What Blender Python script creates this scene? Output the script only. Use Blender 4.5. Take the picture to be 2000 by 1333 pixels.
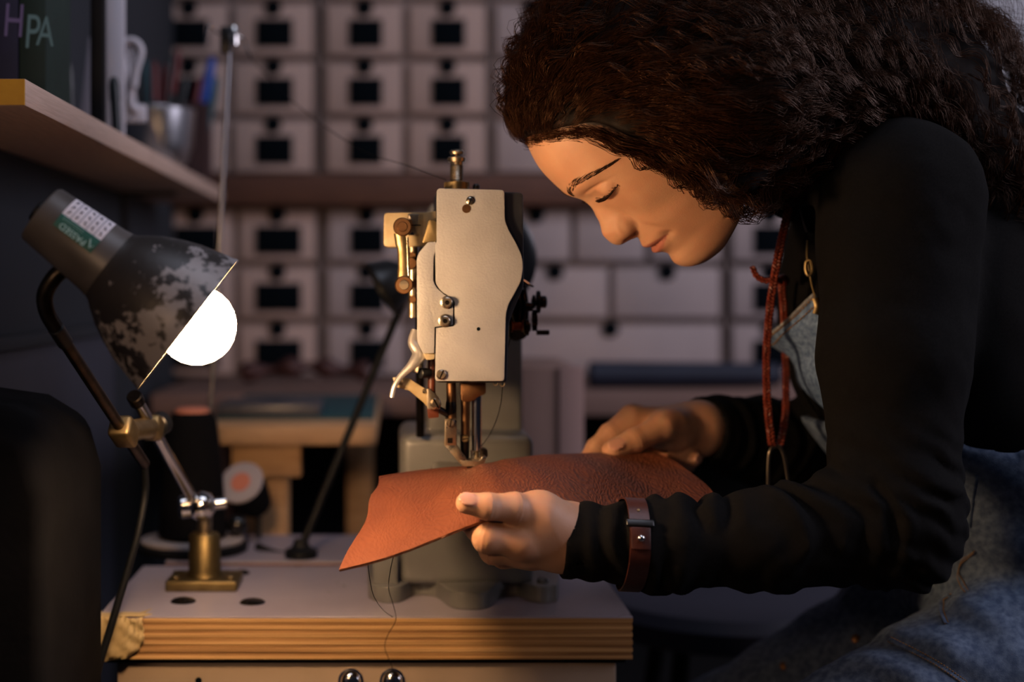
import bpy, bmesh, math, random
import numpy as np
from mathutils import Vector, Matrix
random.seed(7); np.random.seed(7)
rng = np.random.default_rng(11)
for o in list(bpy.data.objects): bpy.data.objects.remove(o)
scene = bpy.context.scene
COL = scene.collection
R = math.radians

# ---------------------------------------------------------------- camera
F = 2778.0; CX, CY = 774.0, 560.0; CZ = 1.05      # focal length in px, vanishing point, eye height
cd = bpy.data.cameras.new('camera'); cam = bpy.data.objects.new('camera', cd); COL.objects.link(cam)
cam.location = (0, 0, CZ); cam.rotation_euler = (R(90), 0, 0)
cd.sensor_width = 36.0; cd.lens = F*36.0/2000.0
cd.shift_x = (1000-CX)/2000.0; cd.shift_y = (CY-666.5)/2000.0
cd.dof.use_dof = True; cd.dof.focus_distance = 1.15; cd.dof.aperture_fstop = 2.5
cd.clip_start = 0.02
scene.camera = cam
# ---------------------------------------------------------------- world and light
w = bpy.data.worlds.new('world'); scene.world = w; w.use_nodes = True
w.node_tree.nodes['Background'].inputs[0].default_value = (0.50, 0.60, 1.0, 1)
w.node_tree.nodes['Background'].inputs[1].default_value = 0.012
def area(name, loc, target, size, power, color):
    l = bpy.data.lights.new(name, 'AREA'); l.shape = 'RECTANGLE'; l.size = size[0]; l.size_y = size[1]
    l.energy = power; l.color = color
    o = bpy.data.objects.new(name, l); COL.objects.link(o); o.location = loc
    o.rotation_euler = (Vector(target)-Vector(loc)).to_track_quat('-Z', 'Y').to_euler()
    return o
# dim dusk daylight, assumed
area('assumed_right_daylight', (2.6, 0.85, 2.0), (-0.1, 2.0, 1.0), (1.4, 1.3), 38, (0.90, 0.84, 1.0))
area('assumed_top_daylight', (0.35, 0.75, 2.7), (0.25, 1.35, 0.8), (1.2, 0.9), 9.5, (0.78, 0.82, 1.0))
# warm key light added beside the left wall, no lamp fixture there
pl_ = bpy.data.lights.new('warm_key_light', 'POINT'); pl_.energy = 4.8; pl_.color = (1.0, 0.60, 0.34); pl_.shadow_soft_size = 0.05
po_ = bpy.data.objects.new('warm_key_light', pl_); COL.objects.link(po_); po_.location = (-0.36, 0.25, 1.12)
BULB_POWER = 185.0
scene.view_settings.view_transform = 'Standard'; scene.view_settings.look = 'None'
scene.view_settings.exposure = 0.0; scene.view_settings.gamma = 1.0
scene.view_settings.use_curve_mapping = False

# ---------------------------------------------------------------- helpers
def P(px, py, Y):
    "a point of the place: where the sight line through (px, py) is Y metres away"
    return Vector(((px-CX)*Y/F, Y, CZ-(py-CY)*Y/F))
def S(n, Y): return n*Y/F

def lin(c):
    return tuple(((v/255.0)/12.92 if v/255.0 <= 0.04045 else ((v/255.0+0.055)/1.055)**2.4) for v in c)
MATS = {}
def mat(name, c, c2=None, scale=40.0, rough=0.5, metal=0.0, bump=0.0, bscale=300.0, spec=0.5, stretch=None,
        detail=4.0, sss=0.0, coat=0.0, lo=0.35, hi=0.65, rough2=None, sheen=0.0, bdist=0.001):
    m = bpy.data.materials.new(name); m.use_nodes = True; nt = m.node_tree; n = nt.nodes; L = nt.links
    b = n['Principled BSDF']
    b.inputs['Base Color'].default_value = (*c, 1); b.inputs['Roughness'].default_value = rough
    b.inputs['Metallic'].default_value = metal; b.inputs['Specular IOR Level'].default_value = spec
    b.inputs['Coat Weight'].default_value = coat; b.inputs['Sheen Weight'].default_value = sheen
    tc = n.new('ShaderNodeTexCoord'); mp = n.new('ShaderNodeMapping'); L.new(tc.outputs['Object'], mp.inputs[0])
    if stretch: mp.inputs['Scale'].default_value = stretch
    if c2 is not None:
        t = n.new('ShaderNodeTexNoise'); t.inputs['Scale'].default_value = scale; t.inputs['Detail'].default_value = detail
        L.new(mp.outputs[0], t.inputs['Vector'])
        r = n.new('ShaderNodeValToRGB'); r.color_ramp.elements[0].position = lo; r.color_ramp.elements[1].position = hi
        r.color_ramp.elements[0].color = (*c, 1); r.color_ramp.elements[1].color = (*c2, 1)
        L.new(t.outputs['Fac'], r.inputs[0]); L.new(r.outputs[0], b.inputs['Base Color'])
        if rough2 is not None:
            mr = n.new('ShaderNodeMapRange'); mr.inputs[1].default_value = lo; mr.inputs[2].default_value = hi
            mr.inputs[3].default_value = rough; mr.inputs[4].default_value = rough2
            L.new(t.outputs['Fac'], mr.inputs[0]); L.new(mr.outputs[0], b.inputs['Roughness'])
    if bump:
        t2 = n.new('ShaderNodeTexNoise'); t2.inputs['Scale'].default_value = bscale; t2.inputs['Detail'].default_value = 3
        L.new(mp.outputs[0], t2.inputs['Vector'])
        bp = n.new('ShaderNodeBump'); bp.inputs['Strength'].default_value = bump; bp.inputs['Distance'].default_value = bdist
        L.new(t2.outputs['Fac'], bp.inputs['Height']); L.new(bp.outputs[0], b.inputs['Normal'])
    if sss:
        b.inputs['Subsurface Weight'].default_value = sss; b.inputs['Subsurface Radius'].default_value = (1.0, 0.35, 0.2)
        b.inputs['Subsurface Scale'].default_value = 0.006
    MATS[name] = m
    return m

def props(o, label=None, cat=None, group=None, kind=None):
    if label: o['label'] = label
    if cat: o['category'] = cat
    if group: o['group'] = group
    if kind: o['kind'] = kind
    return o
ORG = {}
def thing(name, label, cat, loc=(0, 0, 0), group=None, kind=None):
    o = bpy.data.objects.new(name, None); o.empty_display_size = 0.02; COL.objects.link(o); o.location = loc
    ORG[o] = Vector(loc)
    return props(o, label, cat, group, kind)
def link(name, me, m, parent=None, org=None):
    o = bpy.data.objects.new(name, me); COL.objects.link(o)
    base = ORG.get(parent, Vector((0, 0, 0))) if parent else Vector((0, 0, 0))
    org = Vector(org) if org is not None else base
    o.location = org-base; ORG[o] = org
    if parent: o.parent = parent
    if m is not None and not me.materials:
        for k in (m if isinstance(m, (list, tuple)) else [m]): me.materials.append(k)
    return o

class MB:
    "collects vertices and faces in world coordinates and links them as one mesh"
    def __init__(s): s.v = []; s.f = []; s.mi = []; s.cur = 0
    def add(s, vs, fs):
        k = len(s.v); s.v += [tuple(v) for v in vs]; s.f += [[i+k for i in f] for f in fs]; s.mi += [s.cur]*len(fs); return s
    def box(s, lo, hi):
        (a, b, c), (d, e, f) = lo, hi
        return s.add([(a,b,c),(d,b,c),(d,e,c),(a,e,c),(a,b,f),(d,b,f),(d,e,f),(a,e,f)],
                     [(0,3,2,1),(4,5,6,7),(0,1,5,4),(1,2,6,5),(2,3,7,6),(3,0,4,7)])
    def obox(s, c, size, M=None):
        h = [x/2 for x in size]; M = M or Matrix.Identity(3); c = Vector(c)
        vs = [c+M@Vector((sx*h[0], sy*h[1], sz*h[2])) for sz in (-1,1) for sx, sy in ((-1,-1),(1,-1),(1,1),(-1,1))]
        return s.add(vs, [(0,3,2,1),(4,5,6,7),(0,1,5,4),(1,2,6,5),(2,3,7,6),(3,0,4,7)])
    def frame(s, d):
        d = Vector(d).normalized(); a = Vector((0,0,1)) if abs(d.z) < 0.9 else Vector((1,0,0))
        x = d.cross(a).normalized(); return x, d.cross(x).normalized(), d
    def lathe(s, p0, d, prof, n=32, caps=True, arc=None):
        "prof: list of (t along d, radius)"
        p0 = Vector(p0); x, y, d = s.frame(d); vs = []; fs = []
        for t, r in prof:
            for i in range(n):
                a = 2*math.pi*i/n; vs.append(p0+d*t+(x*math.cos(a)+y*math.sin(a))*r)
        for j in range(len(prof)-1):
            for i in range(n):
                i2 = (i+1) % n; fs.append((j*n+i, j*n+i2, (j+1)*n+i2, (j+1)*n+i))
        if caps:
            fs.append(tuple(range(n-1, -1, -1))); k = (len(prof)-1)*n; fs.append(tuple(range(k, k+n)))
        return s.add(vs, fs)
    def cyl(s, p0, p1, r0, r1=None, n=24, ch=0.0):
        p0, p1 = Vector(p0), Vector(p1); r1 = r0 if r1 is None else r1; l = (p1-p0).length
        pr = [(0, r0), (l, r1)] if not ch else [(0, r0-ch), (ch, r0), (l-ch, r1), (l, r1-ch)]
        return s.lathe(p0, p1-p0, pr, n)
    def sphere(s, c, r, n=24, m=14, sc=(1,1,1), M=None):
        c = Vector(c); M = M or Matrix.Identity(3); vs = []; fs = []
        for j in range(1, m):
            b = math.pi*j/m
            for i in range(n):
                a = 2*math.pi*i/n
                vs.append(c+M@Vector((r*sc[0]*math.sin(b)*math.cos(a), r*sc[1]*math.sin(b)*math.sin(a), r*sc[2]*math.cos(b))))
        vs.append(c+M@Vector((0,0,r*sc[2]))); vs.append(c+M@Vector((0,0,-r*sc[2]))); t = len(vs)-2
        for j in range(m-2):
            for i in range(n):
                i2 = (i+1) % n; fs.append((j*n+i, (j+1)*n+i, (j+1)*n+i2, j*n+i2))
        for i in range(n):
            fs.append((t, i, (i+1) % n)); k = (m-2)*n; fs.append((t+1, k+(i+1) % n, k+i))
        return s.add(vs, fs)
    def tube(s, pts, rad, n=10, caps=True, flat=1.0, up=None):
        pts = [Vector(p) for p in pts]; k = len(pts)
        rad = [rad]*k if isinstance(rad, (int, float)) else list(rad)
        d0 = (pts[1]-pts[0]).normalized(); u = Vector(up) if up else (Vector((0,1,0)) if abs(d0.y) < 0.9 else Vector((1,0,0)))
        vs = []; fs = []
        for i, p in enumerate(pts):
            d = (pts[min(i+1, k-1)]-pts[max(i-1, 0)]).normalized()
            x = d.cross(u)
            x = x.normalized() if x.length > 1e-6 else d.orthogonal().normalized()
            y = x.cross(d).normalized(); u = y
            for j in range(n):
                a = 2*math.pi*j/n; vs.append(p+(x*math.cos(a)+y*math.sin(a)*flat)*rad[i])
        for i in range(k-1):
            for j in range(n):
                j2 = (j+1) % n; fs.append((i*n+j, i*n+j2, (i+1)*n+j2, (i+1)*n+j))
        if caps: fs.append(tuple(range(n-1, -1, -1))); q = (k-1)*n; fs.append(tuple(range(q, q+n)))
        return s.add(vs, fs)
    def prism(s, poly, vec):
        "poly: closed list of points; vec: extrusion"
        poly = [Vector(p) for p in poly]; vec = Vector(vec); k = len(poly)
        vs = poly+[p+vec for p in poly]
        return s.add(vs, [tuple(range(k-1, -1, -1)), tuple(range(k, 2*k))]+[(i, (i+1) % k, k+(i+1) % k, k+i) for i in range(k)])
    def torus(s, c, d, R0, r, n=28, m=10):
        c = Vector(c); x, y, d = s.frame(d); vs = []; fs = []
        for i in range(n):
            a = 2*math.pi*i/n; e = x*math.cos(a)+y*math.sin(a)
            for j in range(m):
                b = 2*math.pi*j/m; vs.append(c+e*(R0+r*math.cos(b))+d*r*math.sin(b))
        for i in range(n):
            for j in range(m):
                fs.append((i*m+j, ((i+1) % n)*m+j, ((i+1) % n)*m+(j+1) % m, i*m+(j+1) % m))
        return s.add(vs, fs)
    def build(s, name, m, parent=None, bevel=0.0, seg=2, smooth=True, angle=38, org=None, fix=True, sub=0):
        base = Vector(org) if org is not None else (ORG.get(parent, Vector((0,0,0))) if parent else Vector((0,0,0)))
        me = bpy.data.meshes.new(name)
        me.from_pydata([(v[0]-base.x, v[1]-base.y, v[2]-base.z) for v in s.v], [], s.f)
        if fix or bevel:
            bm = bmesh.new(); bm.from_mesh(me); bmesh.ops.recalc_face_normals(bm, faces=bm.faces)
            if bevel:
                ed = [e for e in bm.edges if len(e.link_faces) == 2 and e.calc_face_angle(0) > R(30)]
                bmesh.ops.bevel(bm, geom=ed, offset=bevel, segments=seg, profile=0.5, affect='EDGES', clamp_overlap=True)
            bm.to_mesh(me); bm.free()
        if len(set(s.mi)) > 1 and not bevel: me.polygons.foreach_set('material_index', s.mi)
        if smooth:
            me.polygons.foreach_set('use_smooth', [True]*len(me.polygons)); me.set_sharp_from_angle(angle=R(angle))
        me.update()
        o = link(name, me, m, parent, base)
        if sub:
            md = o.modifiers.new('subdivision', 'SUBSURF'); md.levels = sub; md.render_levels = sub
        return o
def bez(pts, n=8):
    "smooth curve through points (Catmull-Rom)"
    pts = [Vector(p) for p in pts]; out = []
    for i in range(len(pts)-1):
        p0 = pts[max(i-1, 0)]; p1 = pts[i]; p2 = pts[i+1]; p3 = pts[min(i+2, len(pts)-1)]
        for k in range(n):
            t = k/n
            out.append(0.5*((2*p1)+(p2-p0)*t+(2*p0-5*p1+4*p2-p3)*t*t+(3*p1-p0-3*p2+p3)*t*t*t))
    out.append(pts[-1]); return out
def poly_round(pts, r=6.0, n=4):
    "round the corners of a 2-D polygon; a point may carry its own radius as a third value"
    out = []; k = len(pts)
    for i in range(k):
        p = Vector(pts[i][:2]); rr = pts[i][2] if len(pts[i]) > 2 else r
        a = Vector(pts[i-1][:2])-p; b = Vector(pts[(i+1) % k][:2])-p
        q = min(rr, a.length*0.45, b.length*0.45)
        if q < 0.3: out.append((p.x, p.y)); continue
        s0 = p+a.normalized()*q; s1 = p+b.normalized()*q
        for j in range(n+1):
            t = j/n; v = s0*(1-t)**2+p*2*t*(1-t)+s1*t*t; out.append((v.x, v.y))
    return out
def plate(poly, Y0, Y1, scale_at=None):
    "prism facing the camera axis: outline in px seen at depth Y0, extruded back to Y1"
    return MB().prism([P(x, y, Y0) for x, y in poly], (0, Y1-Y0, 0))
FONT = None
def text(name, body, size, m, parent, M, extrude=0.0003, align='LEFT'):
    "lettering as a real mesh"
    cu = bpy.data.curves.new(name, 'FONT'); cu.body = body; cu.size = size; cu.extrude = extrude; cu.align_x = align
    t = bpy.data.objects.new(name, cu); COL.objects.link(t)
    dg = bpy.context.evaluated_depsgraph_get(); me = bpy.data.meshes.new_from_object(t.evaluated_get(dg)); me.name = name
    bpy.data.objects.remove(t); bpy.data.curves.remove(cu)
    me.transform(Matrix.Translation(-ORG[parent]) @ M); me.materials.clear()
    return link(name, me, m, parent)
# ---------------------------------------------------------------- materials
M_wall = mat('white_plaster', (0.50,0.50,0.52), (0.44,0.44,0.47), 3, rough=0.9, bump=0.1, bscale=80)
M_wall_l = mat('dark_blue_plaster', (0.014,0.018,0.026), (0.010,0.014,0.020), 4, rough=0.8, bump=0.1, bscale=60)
M_panel_l = mat('blue_grey_panel', (0.035,0.040,0.060), (0.028,0.033,0.050), 5, rough=0.6)
M_floor = mat('dark_floorboard', (0.030,0.022,0.018), (0.018,0.014,0.012), 30, rough=0.55, stretch=(1,0.08,1))
M_box = mat('cream_card', (0.50,0.36,0.305), (0.445,0.32,0.27), 9, rough=0.8, bump=0.05, bscale=200)
M_boxw = mat('white_card', (0.46,0.37,0.35), (0.41,0.33,0.315), 9, rough=0.8)
M_carc = mat('birch_ply', (0.29,0.22,0.195), (0.24,0.18,0.16), 14, rough=0.75, stretch=(1,1,8))
M_black = mat('black_plastic', (0.0045,0.0055,0.007), rough=0.55, spec=0.2)
M_blackcard = mat('black_card', (0.004,0.006,0.008), rough=0.95, spec=0.0)
M_brownwood = mat('reddish_brown_wood', (0.125,0.048,0.026), (0.085,0.032,0.018), 20, rough=0.6, stretch=(0.6,6,8))
M_pine = mat('pine_wood', (0.50,0.30,0.15), (0.40,0.22,0.10), 24, rough=0.6, stretch=(0.5,7,7), bump=0.1, bscale=120)
M_shelf = mat('pale_shelf_wood', (0.60,0.42,0.33), (0.50,0.345,0.265), 60, rough=0.6, stretch=(5,0.35,12), bump=0.12, bscale=90)
M_yellow = mat('yellow_paint', (0.60,0.30,0.012), (0.52,0.25,0.010), 60, rough=0.6, bump=0.1)
M_teal = mat('teal_mat', (0.006,0.050,0.058), (0.005,0.042,0.050), 30, rough=0.7)
M_navy = mat('navy_leather', (0.012,0.016,0.034), (0.008,0.011,0.026), 30, rough=0.6, bump=0.2)
M_darkcloth = mat('black_cloth', (0.008,0.008,0.009), (0.005,0.005,0.006), 60, rough=0.9, bump=0.2, bscale=400)
M_carton = mat('brown_carton', (0.23,0.135,0.105), (0.20,0.115,0.09), 8, rough=0.85)
M_steel = mat('brushed_steel', (0.55,0.55,0.58), (0.45,0.45,0.48), 60, rough=0.28, metal=1.0, stretch=(1,1,12))
M_chrome = mat('chrome', (0.72,0.70,0.68), rough=0.14, metal=1.0)
M_white = mat('white_paper', (0.62,0.58,0.62), rough=0.8)

# ---------------------------------------------------------------- the setting
YB = 2.95; XL = -0.405
def struct(o): o['kind'] = 'structure'; return o
fl = struct(MB().box((-0.5, -1.0, -0.05), (3.0, YB+0.1, -0.005)).build('floor', M_floor))
# floorboards
fb = MB().box((-0.059, -1.9, -0.006), (0.059, 1.9, 0.0)).build('floorboard', M_floor, fl, bevel=0.002, seg=1, org=(0,0,0)).data
k = 0
for i in range(29):
    x = -0.335+i*0.12
    o = bpy.data.objects.new('floorboard', fb) if i else [c for c in fl.children][0]
    if i: COL.objects.link(o); o.parent = fl
    o.location = (x, 1.0, 0.0)
struct(MB().box((-0.5, YB, 0), (3.0, YB+0.1, 2.9)).build('wall_back', M_wall))
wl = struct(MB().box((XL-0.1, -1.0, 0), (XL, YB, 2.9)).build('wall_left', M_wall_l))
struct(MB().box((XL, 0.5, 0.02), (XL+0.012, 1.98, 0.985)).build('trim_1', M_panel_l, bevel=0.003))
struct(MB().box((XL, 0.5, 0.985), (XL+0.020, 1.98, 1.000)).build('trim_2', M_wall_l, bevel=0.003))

# ---------------------------------------------------------------- drawer cabinets
CAB_Y = 2.60
KNOB = None; LAB = {}
def shared(me_store, key, make):
    if key not in me_store: me_store[key] = make()
    return me_store[key]
DR = {}
def cabinet(name, label, x0, x1, y0, y1, rows, body=None, face=None):
    "outline in px at CAB_Y; rows: list of lists of (knob x, width, label width or 0)"
    Y = CAB_Y; a = P(x0, y1, Y); b = P(x1, y0, Y)
    t = thing(name, label, 'cabinet', ((a.x+b.x)/2, Y+0.14, a.z), 'small drawer cabinets along the back wall')
    MB().box((a.x, Y+0.006, a.z), (b.x, Y+0.30, b.z)).build('carcass', body or M_carc, t, bevel=0.002)
    e = S(4.5, Y)
    MB().box((a.x, Y-0.004, a.z), (a.x+e, Y+0.006, b.z)).build('side_panel', body or M_carc, t)
    MB().box((b.x-e, Y-0.004, a.z), (b.x, Y+0.006, b.z)).build('side_panel', body or M_carc, t)
    n = len(rows); h = (y1-y0)/n
    for r, row in enumerate(rows):
        yt = y0+r*h; yb = yt+h
        for (kx, wd, lw) in row:
            c = P(kx, (yt+yb)/2, Y)
            ww = S(wd-13, Y); hh = S(h-15, Y)
            key = (round(ww, 4), round(hh, 4), id(face))
            if key not in DR:
                mb = MB().box((-ww/2, -0.012, -hh/2), (ww/2, 0.006, hh/2))
                d = mb.build('drawer', face or M_box, None, bevel=0.0015, org=(0,0,0)); DR[key] = d.data
                bpy.data.objects.remove(d)
            jit = Vector((0, rng.uniform(-0.003, 0.001), 0))
            d = link('drawer', DR[key], face or M_box, t, c+jit)
            kc = P(kx, yt+15, Y)
            if 'k' not in DR:
                q = MB().lathe((0, 0.004, 0), (0,-1,0), [(0, 0.0145), (0.006, 0.0155), (0.008, 0.0145)], 24).build('knob', M_blackcard, None, org=(0,0,0))
                DR['k'] = q.data; bpy.data.objects.remove(q)
            link('knob', DR['k'], M_blackcard, d, kc+jit+Vector((0, -0.013, 0)))
            if lw:
                kk = ('l', lw)
                if kk not in DR:
                    lw_, lh = S(lw*1.08, Y)/2, S(54, Y)/2
                    mb = MB().box((-lw_, -0.003, -lh), (lw_, 0.001, lh))
                    q = mb.build('label_holder', M_blackcard, None, bevel=0.001, org=(0,0,0)); DR[kk] = q.data; bpy.data.objects.remove(q)
                link('label_holder', DR[kk], M_blackcard, d, P(kx+2, yt+64, Y)+jit+Vector((0, -0.0125, 0)))
    return t
h = 113.5
cabinet('drawer_cabinet', 'cream drawer cabinet on the brown wall shelf above the steel pen cup', 296, 621, 344-4*h, 344,
        [[(371, 160, 66), (535, 163, 66)] for _ in range(4)])
cabinet('drawer_cabinet', 'cream drawer cabinet on the brown wall shelf straight above the sewing machine', 629, 952, 344-4*h, 344,
        [[(712, 158, 60), (873, 158, 60)] for _ in range(4)])
cabinet('drawer_cabinet', 'white drawer cabinet on the brown wall shelf behind the crown of dark hair', 957, 1406, 344-4*h, 344,
        [[(1036, 146, 0), (1181, 146, 0), (1327, 146, 0)] for _ in range(4)], face=M_boxw)
cabinet('drawer_cabinet', 'cream drawer cabinet standing below the shelf, behind the metal task lamp', 300, 622, 406, 738,
        [[(384, 158, 80), (543, 158, 82)] for _ in range(3)])
cabinet('drawer_cabinet', 'cream drawer cabinet standing below the shelf, directly behind the sewing machine', 630, 960, 406, 738,
        [[(716, 160, 62), (878, 160, 62)] for _ in range(3)], face=M_boxw)
cabinet('drawer_cabinet', 'white drawer cabinet with three, two and one drawers below the profile of the face', 967, 1412, 406, 738,
        [[(1045, 146, 0), (1190, 146, 0), (1336, 146, 0)], [(1082, 218, 0), (1300, 218, 0)], [(1190, 438, 0)]], face=M_boxw)
cabinet('drawer_cabinet', 'white drawer cabinet half hidden behind the red braided neck cord', 1422, 1744, 406, 738,
        [[(1500, 156, 62), (1664, 156, 62)] for _ in range(3)], face=M_boxw)
# the long shelf that carries the upper row
a = P(300, 400, 2.55); b = P(1420, 345, 2.55)
zs = P(0, 344, CAB_Y).z
ws = thing('wall_shelf', 'long reddish brown wooden shelf between the two rows of drawers', 'shelf', (0.4, YB, zs))
MB().box((a.x, 2.55, a.z), (b.x, YB-0.001, zs)).build('board', M_brownwood, ws, bevel=0.003)
for bx in (0.0, 0.35):
    MB().box((bx-0.01, 2.62, a.z-0.001), (bx+0.01, YB-0.001, a.z)).build('bracket', M_black, ws)

# ---------------------------------------------------------------- back benches
zt = P(0, 738, CAB_Y).z          # bench top
bt = thing('back_bench', 'long wooden bench under the lower drawer cabinets', 'bench', (0.4, 2.5, 0))
MB().box((-0.38, 2.20, zt-0.034), (1.15, YB-0.002, zt)).build('bench_top', M_carton, bt, bevel=0.003)
for x in (-0.30, 1.05):
    for y in (2.28, 2.85):
        MB().box((x-0.03, y-0.03, 0), (x+0.03, y+0.03, zt-0.034)).build('leg', M_brownwood, bt, bevel=0.002)
MB().box((-0.30, 2.80, 0.02), (1.10, 2.82, zt-0.034)).build('dark_backing', M_darkcloth, bt)  # dark sheet added for the darkness under the bench, hiding the lit wall
y_f = 1.72
ftp = thing('workbench', 'pine workbench with the teal cutting mat behind the sewing machine', 'workbench', (-0.2, 1.95, 0))
zf = zt-0.002; xl, xr = P(395, 0, y_f).x, P(735, 0, y_f).x
MB().box((xl, y_f, zf-S(38, y_f)), (xr, 2.195, zf)).build('bench_top', M_pine, ftp, bevel=0.002)
MB().box((P(452, 0, 1.75).x, 1.745, P(0, 932, 1.75).z), (P(588, 0, 1.75).x, 1.772, zf-S(38, y_f))).build('apron', M_pine, ftp, bevel=0.002)
lg = MB().box((P(500, 0, 1.775).x, 1.773, 0), (P(562, 0, 1.775).x, 1.815, zf-S(38, y_f))).build('leg', M_pine, ftp, bevel=0.002)
MB().box((xr-0.05, 2.12, 0), (xr-0.01, 2.16, zf-S(38, y_f))).build('leg', M_pine, ftp, bevel=0.002)
MB().box((xl+0.01, 2.12, 0), (xl+0.05, 2.16, zf-S(38, y_f))).build('leg', M_pine, ftp, bevel=0.002)
cm = MB().box((xl+0.005, 1.80, zf), (xr-0.004, 2.17, zf+0.004)).build('cutting_mat', M_teal, bevel=0.001)
props(cm, 'dark teal cutting mat lying flat on the pine workbench', 'cutting mat')
o = MB().box((P(430,0,1.84).x, 1.80, zf+0.004), (P(628,0,1.84).x, 1.90, zf+0.020)).build('flat_case', mat('dark_slate', (0.05,0.05,0.06), rough=0.35), bevel=0.003)
props(o, 'flat dark case lying on the teal cutting mat at the bench edge', 'case')
# offcuts in front of the lower cabinets
mb = MB(); pts = [P(x, y, 2.32) for x, y in ((470,728),(540,722),(600,716),(660,722),(720,726))]
mb.tube(bez(pts, 6), [0.012+0.006*math.sin(i*0.9) for i in range(25)], 12)
for v in range(len(mb.v)):
    x, y, z = mb.v[v]; mb.v[v] = (x, y, max(z, zt))
props(mb.build('leather_offcut', mat('oxblood_leather', (0.05,0.013,0.010), rough=0.6)), 'crumpled dark red leather offcut in front of the lower drawers', 'leather scrap')
# storage carton standing on the floor
x0, x1, x2 = P(1018,0,1.80).x, P(1092,0,1.80).x, P(1141,0,1.80).x
ct = thing('storage_carton', 'tall brown carton standing behind the sewing machine column', 'carton', ((x0+x2)/2, 1.95, 0))
zc = P(0, 716, 1.80).z
MB().box((x0, 1.815, 0), (x2, 2.10, zc-0.004)).build('carton_body', M_carton, ct, bevel=0.002)
MB().box((x1, 1.802, 0.0), (x2, 1.814, zc)).build('side_flap', mat('pale_carton', (0.33,0.20,0.17), rough=0.85), ct, bevel=0.002)
MB().box((x0, 1.806, 0.0), (x1-0.002, 1.8145, zc-0.002)).build('front_panel', M_carton, ct, bevel=0.002)
# dark leather rolls on the back bench
for (xa, ya, xb, yb_, Y, r, lab) in ((1150, 742, 1520, 752, 2.33, 26, 'thick dark blue leather roll lying on the back bench beside the carton'),
                                   (1148, 726, 1330, 742, 2.42, 19, 'thinner dark roll of leather resting behind the thick blue roll')):
    p0, p1 = P(xa, ya, Y), P(xb, yb_, Y); rr = S(r, Y)
    p0.z = zt+rr+0.0005; p1.z = zt+rr+0.0005
    rt = thing('leather_roll', lab, 'leather roll', ((p0.x+p1.x)/2, Y, zt))
    MB().cyl(p0, p1, rr, rr*0.86, 28, 0.003).build('rolled_hide', M_navy, rt)
    mb = MB(); q = [p1+Vector((0.0012, rr*(1-0.07*i/4)*0.8*math.cos(i*0.5), rr*(1-0.07*i/4)*0.8*math.sin(i*0.5))) for i in range(40) if rr*(1-0.07*i/4)*0.8 > 0.002]
    mb.tube(q, 0.0012, 6).build('spiral_edge', M_darkcloth, rt)
# far stool with a navy seat
sp = P(1420, 1150, 1.80)
st = thing('work_stool', 'low stool with a dark navy seat under the forearm', 'stool', (sp.x, sp.y, 0))
MB().lathe((sp.x, sp.y, sp.z-0.05), (0,0,1), [(0, 0.15), (0.006, 0.165), (0.03, 0.17), (0.045, 0.162), (0.05, 0.14)], 40).build('seat', mat('navy_vinyl', (0.012,0.013,0.027), rough=0.7), st)
for sx, sy in ((-1,-1),(1,-1),(1,1),(-1,1)):
    MB().tube([(sp.x+sx*0.07, sp.y+sy*0.07, sp.z-0.05), (sp.x+sx*0.14, sp.y+sy*0.14, 0.0)], 0.011, 12).build('leg', M_black, st)
MB().torus((sp.x, sp.y, 0.25), (0,0,1), 0.155, 0.008).build('foot_ring', M_chrome, st)
kp = P(1341, 1259, 1.68)
MB().cyl((sp.x-0.03, sp.y-0.02, kp.z), kp, 0.006).build('lever', M_black, st)
MB().sphere(kp, 0.009).build('glint_knob', mat('pale_glint', (0.55,0.50,0.50), rough=0.3), st)  # lever and pale knob added for a blob of reflected light
# tall dark covered shape at the left edge
cv = MB(); pts = []
top = P(0, 762, 1.17).z
cv.prism([(XL+0.015, 0, 0), (XL+0.15, 0, 0), (XL+0.150, 0, top-0.07), (XL+0.138, 0, top-0.028), (XL+0.105, 0, top-0.008), (XL+0.05, 0, top), (XL+0.015, 0, top)], (0, 0.21, 0))
cv.v = [(x, y+1.03, z) for x, y, z in cv.v]
props(cv.build('dust_cover', mat('dark_canvas', (0.0055,0.0055,0.006), (0.004,0.004,0.0045), 30, rough=0.9, bump=0.3, bscale=160, spec=0.04), bevel=0.012, seg=4),
      'tall dark canvas cover with a rounded top at the left edge', 'cover')

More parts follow.
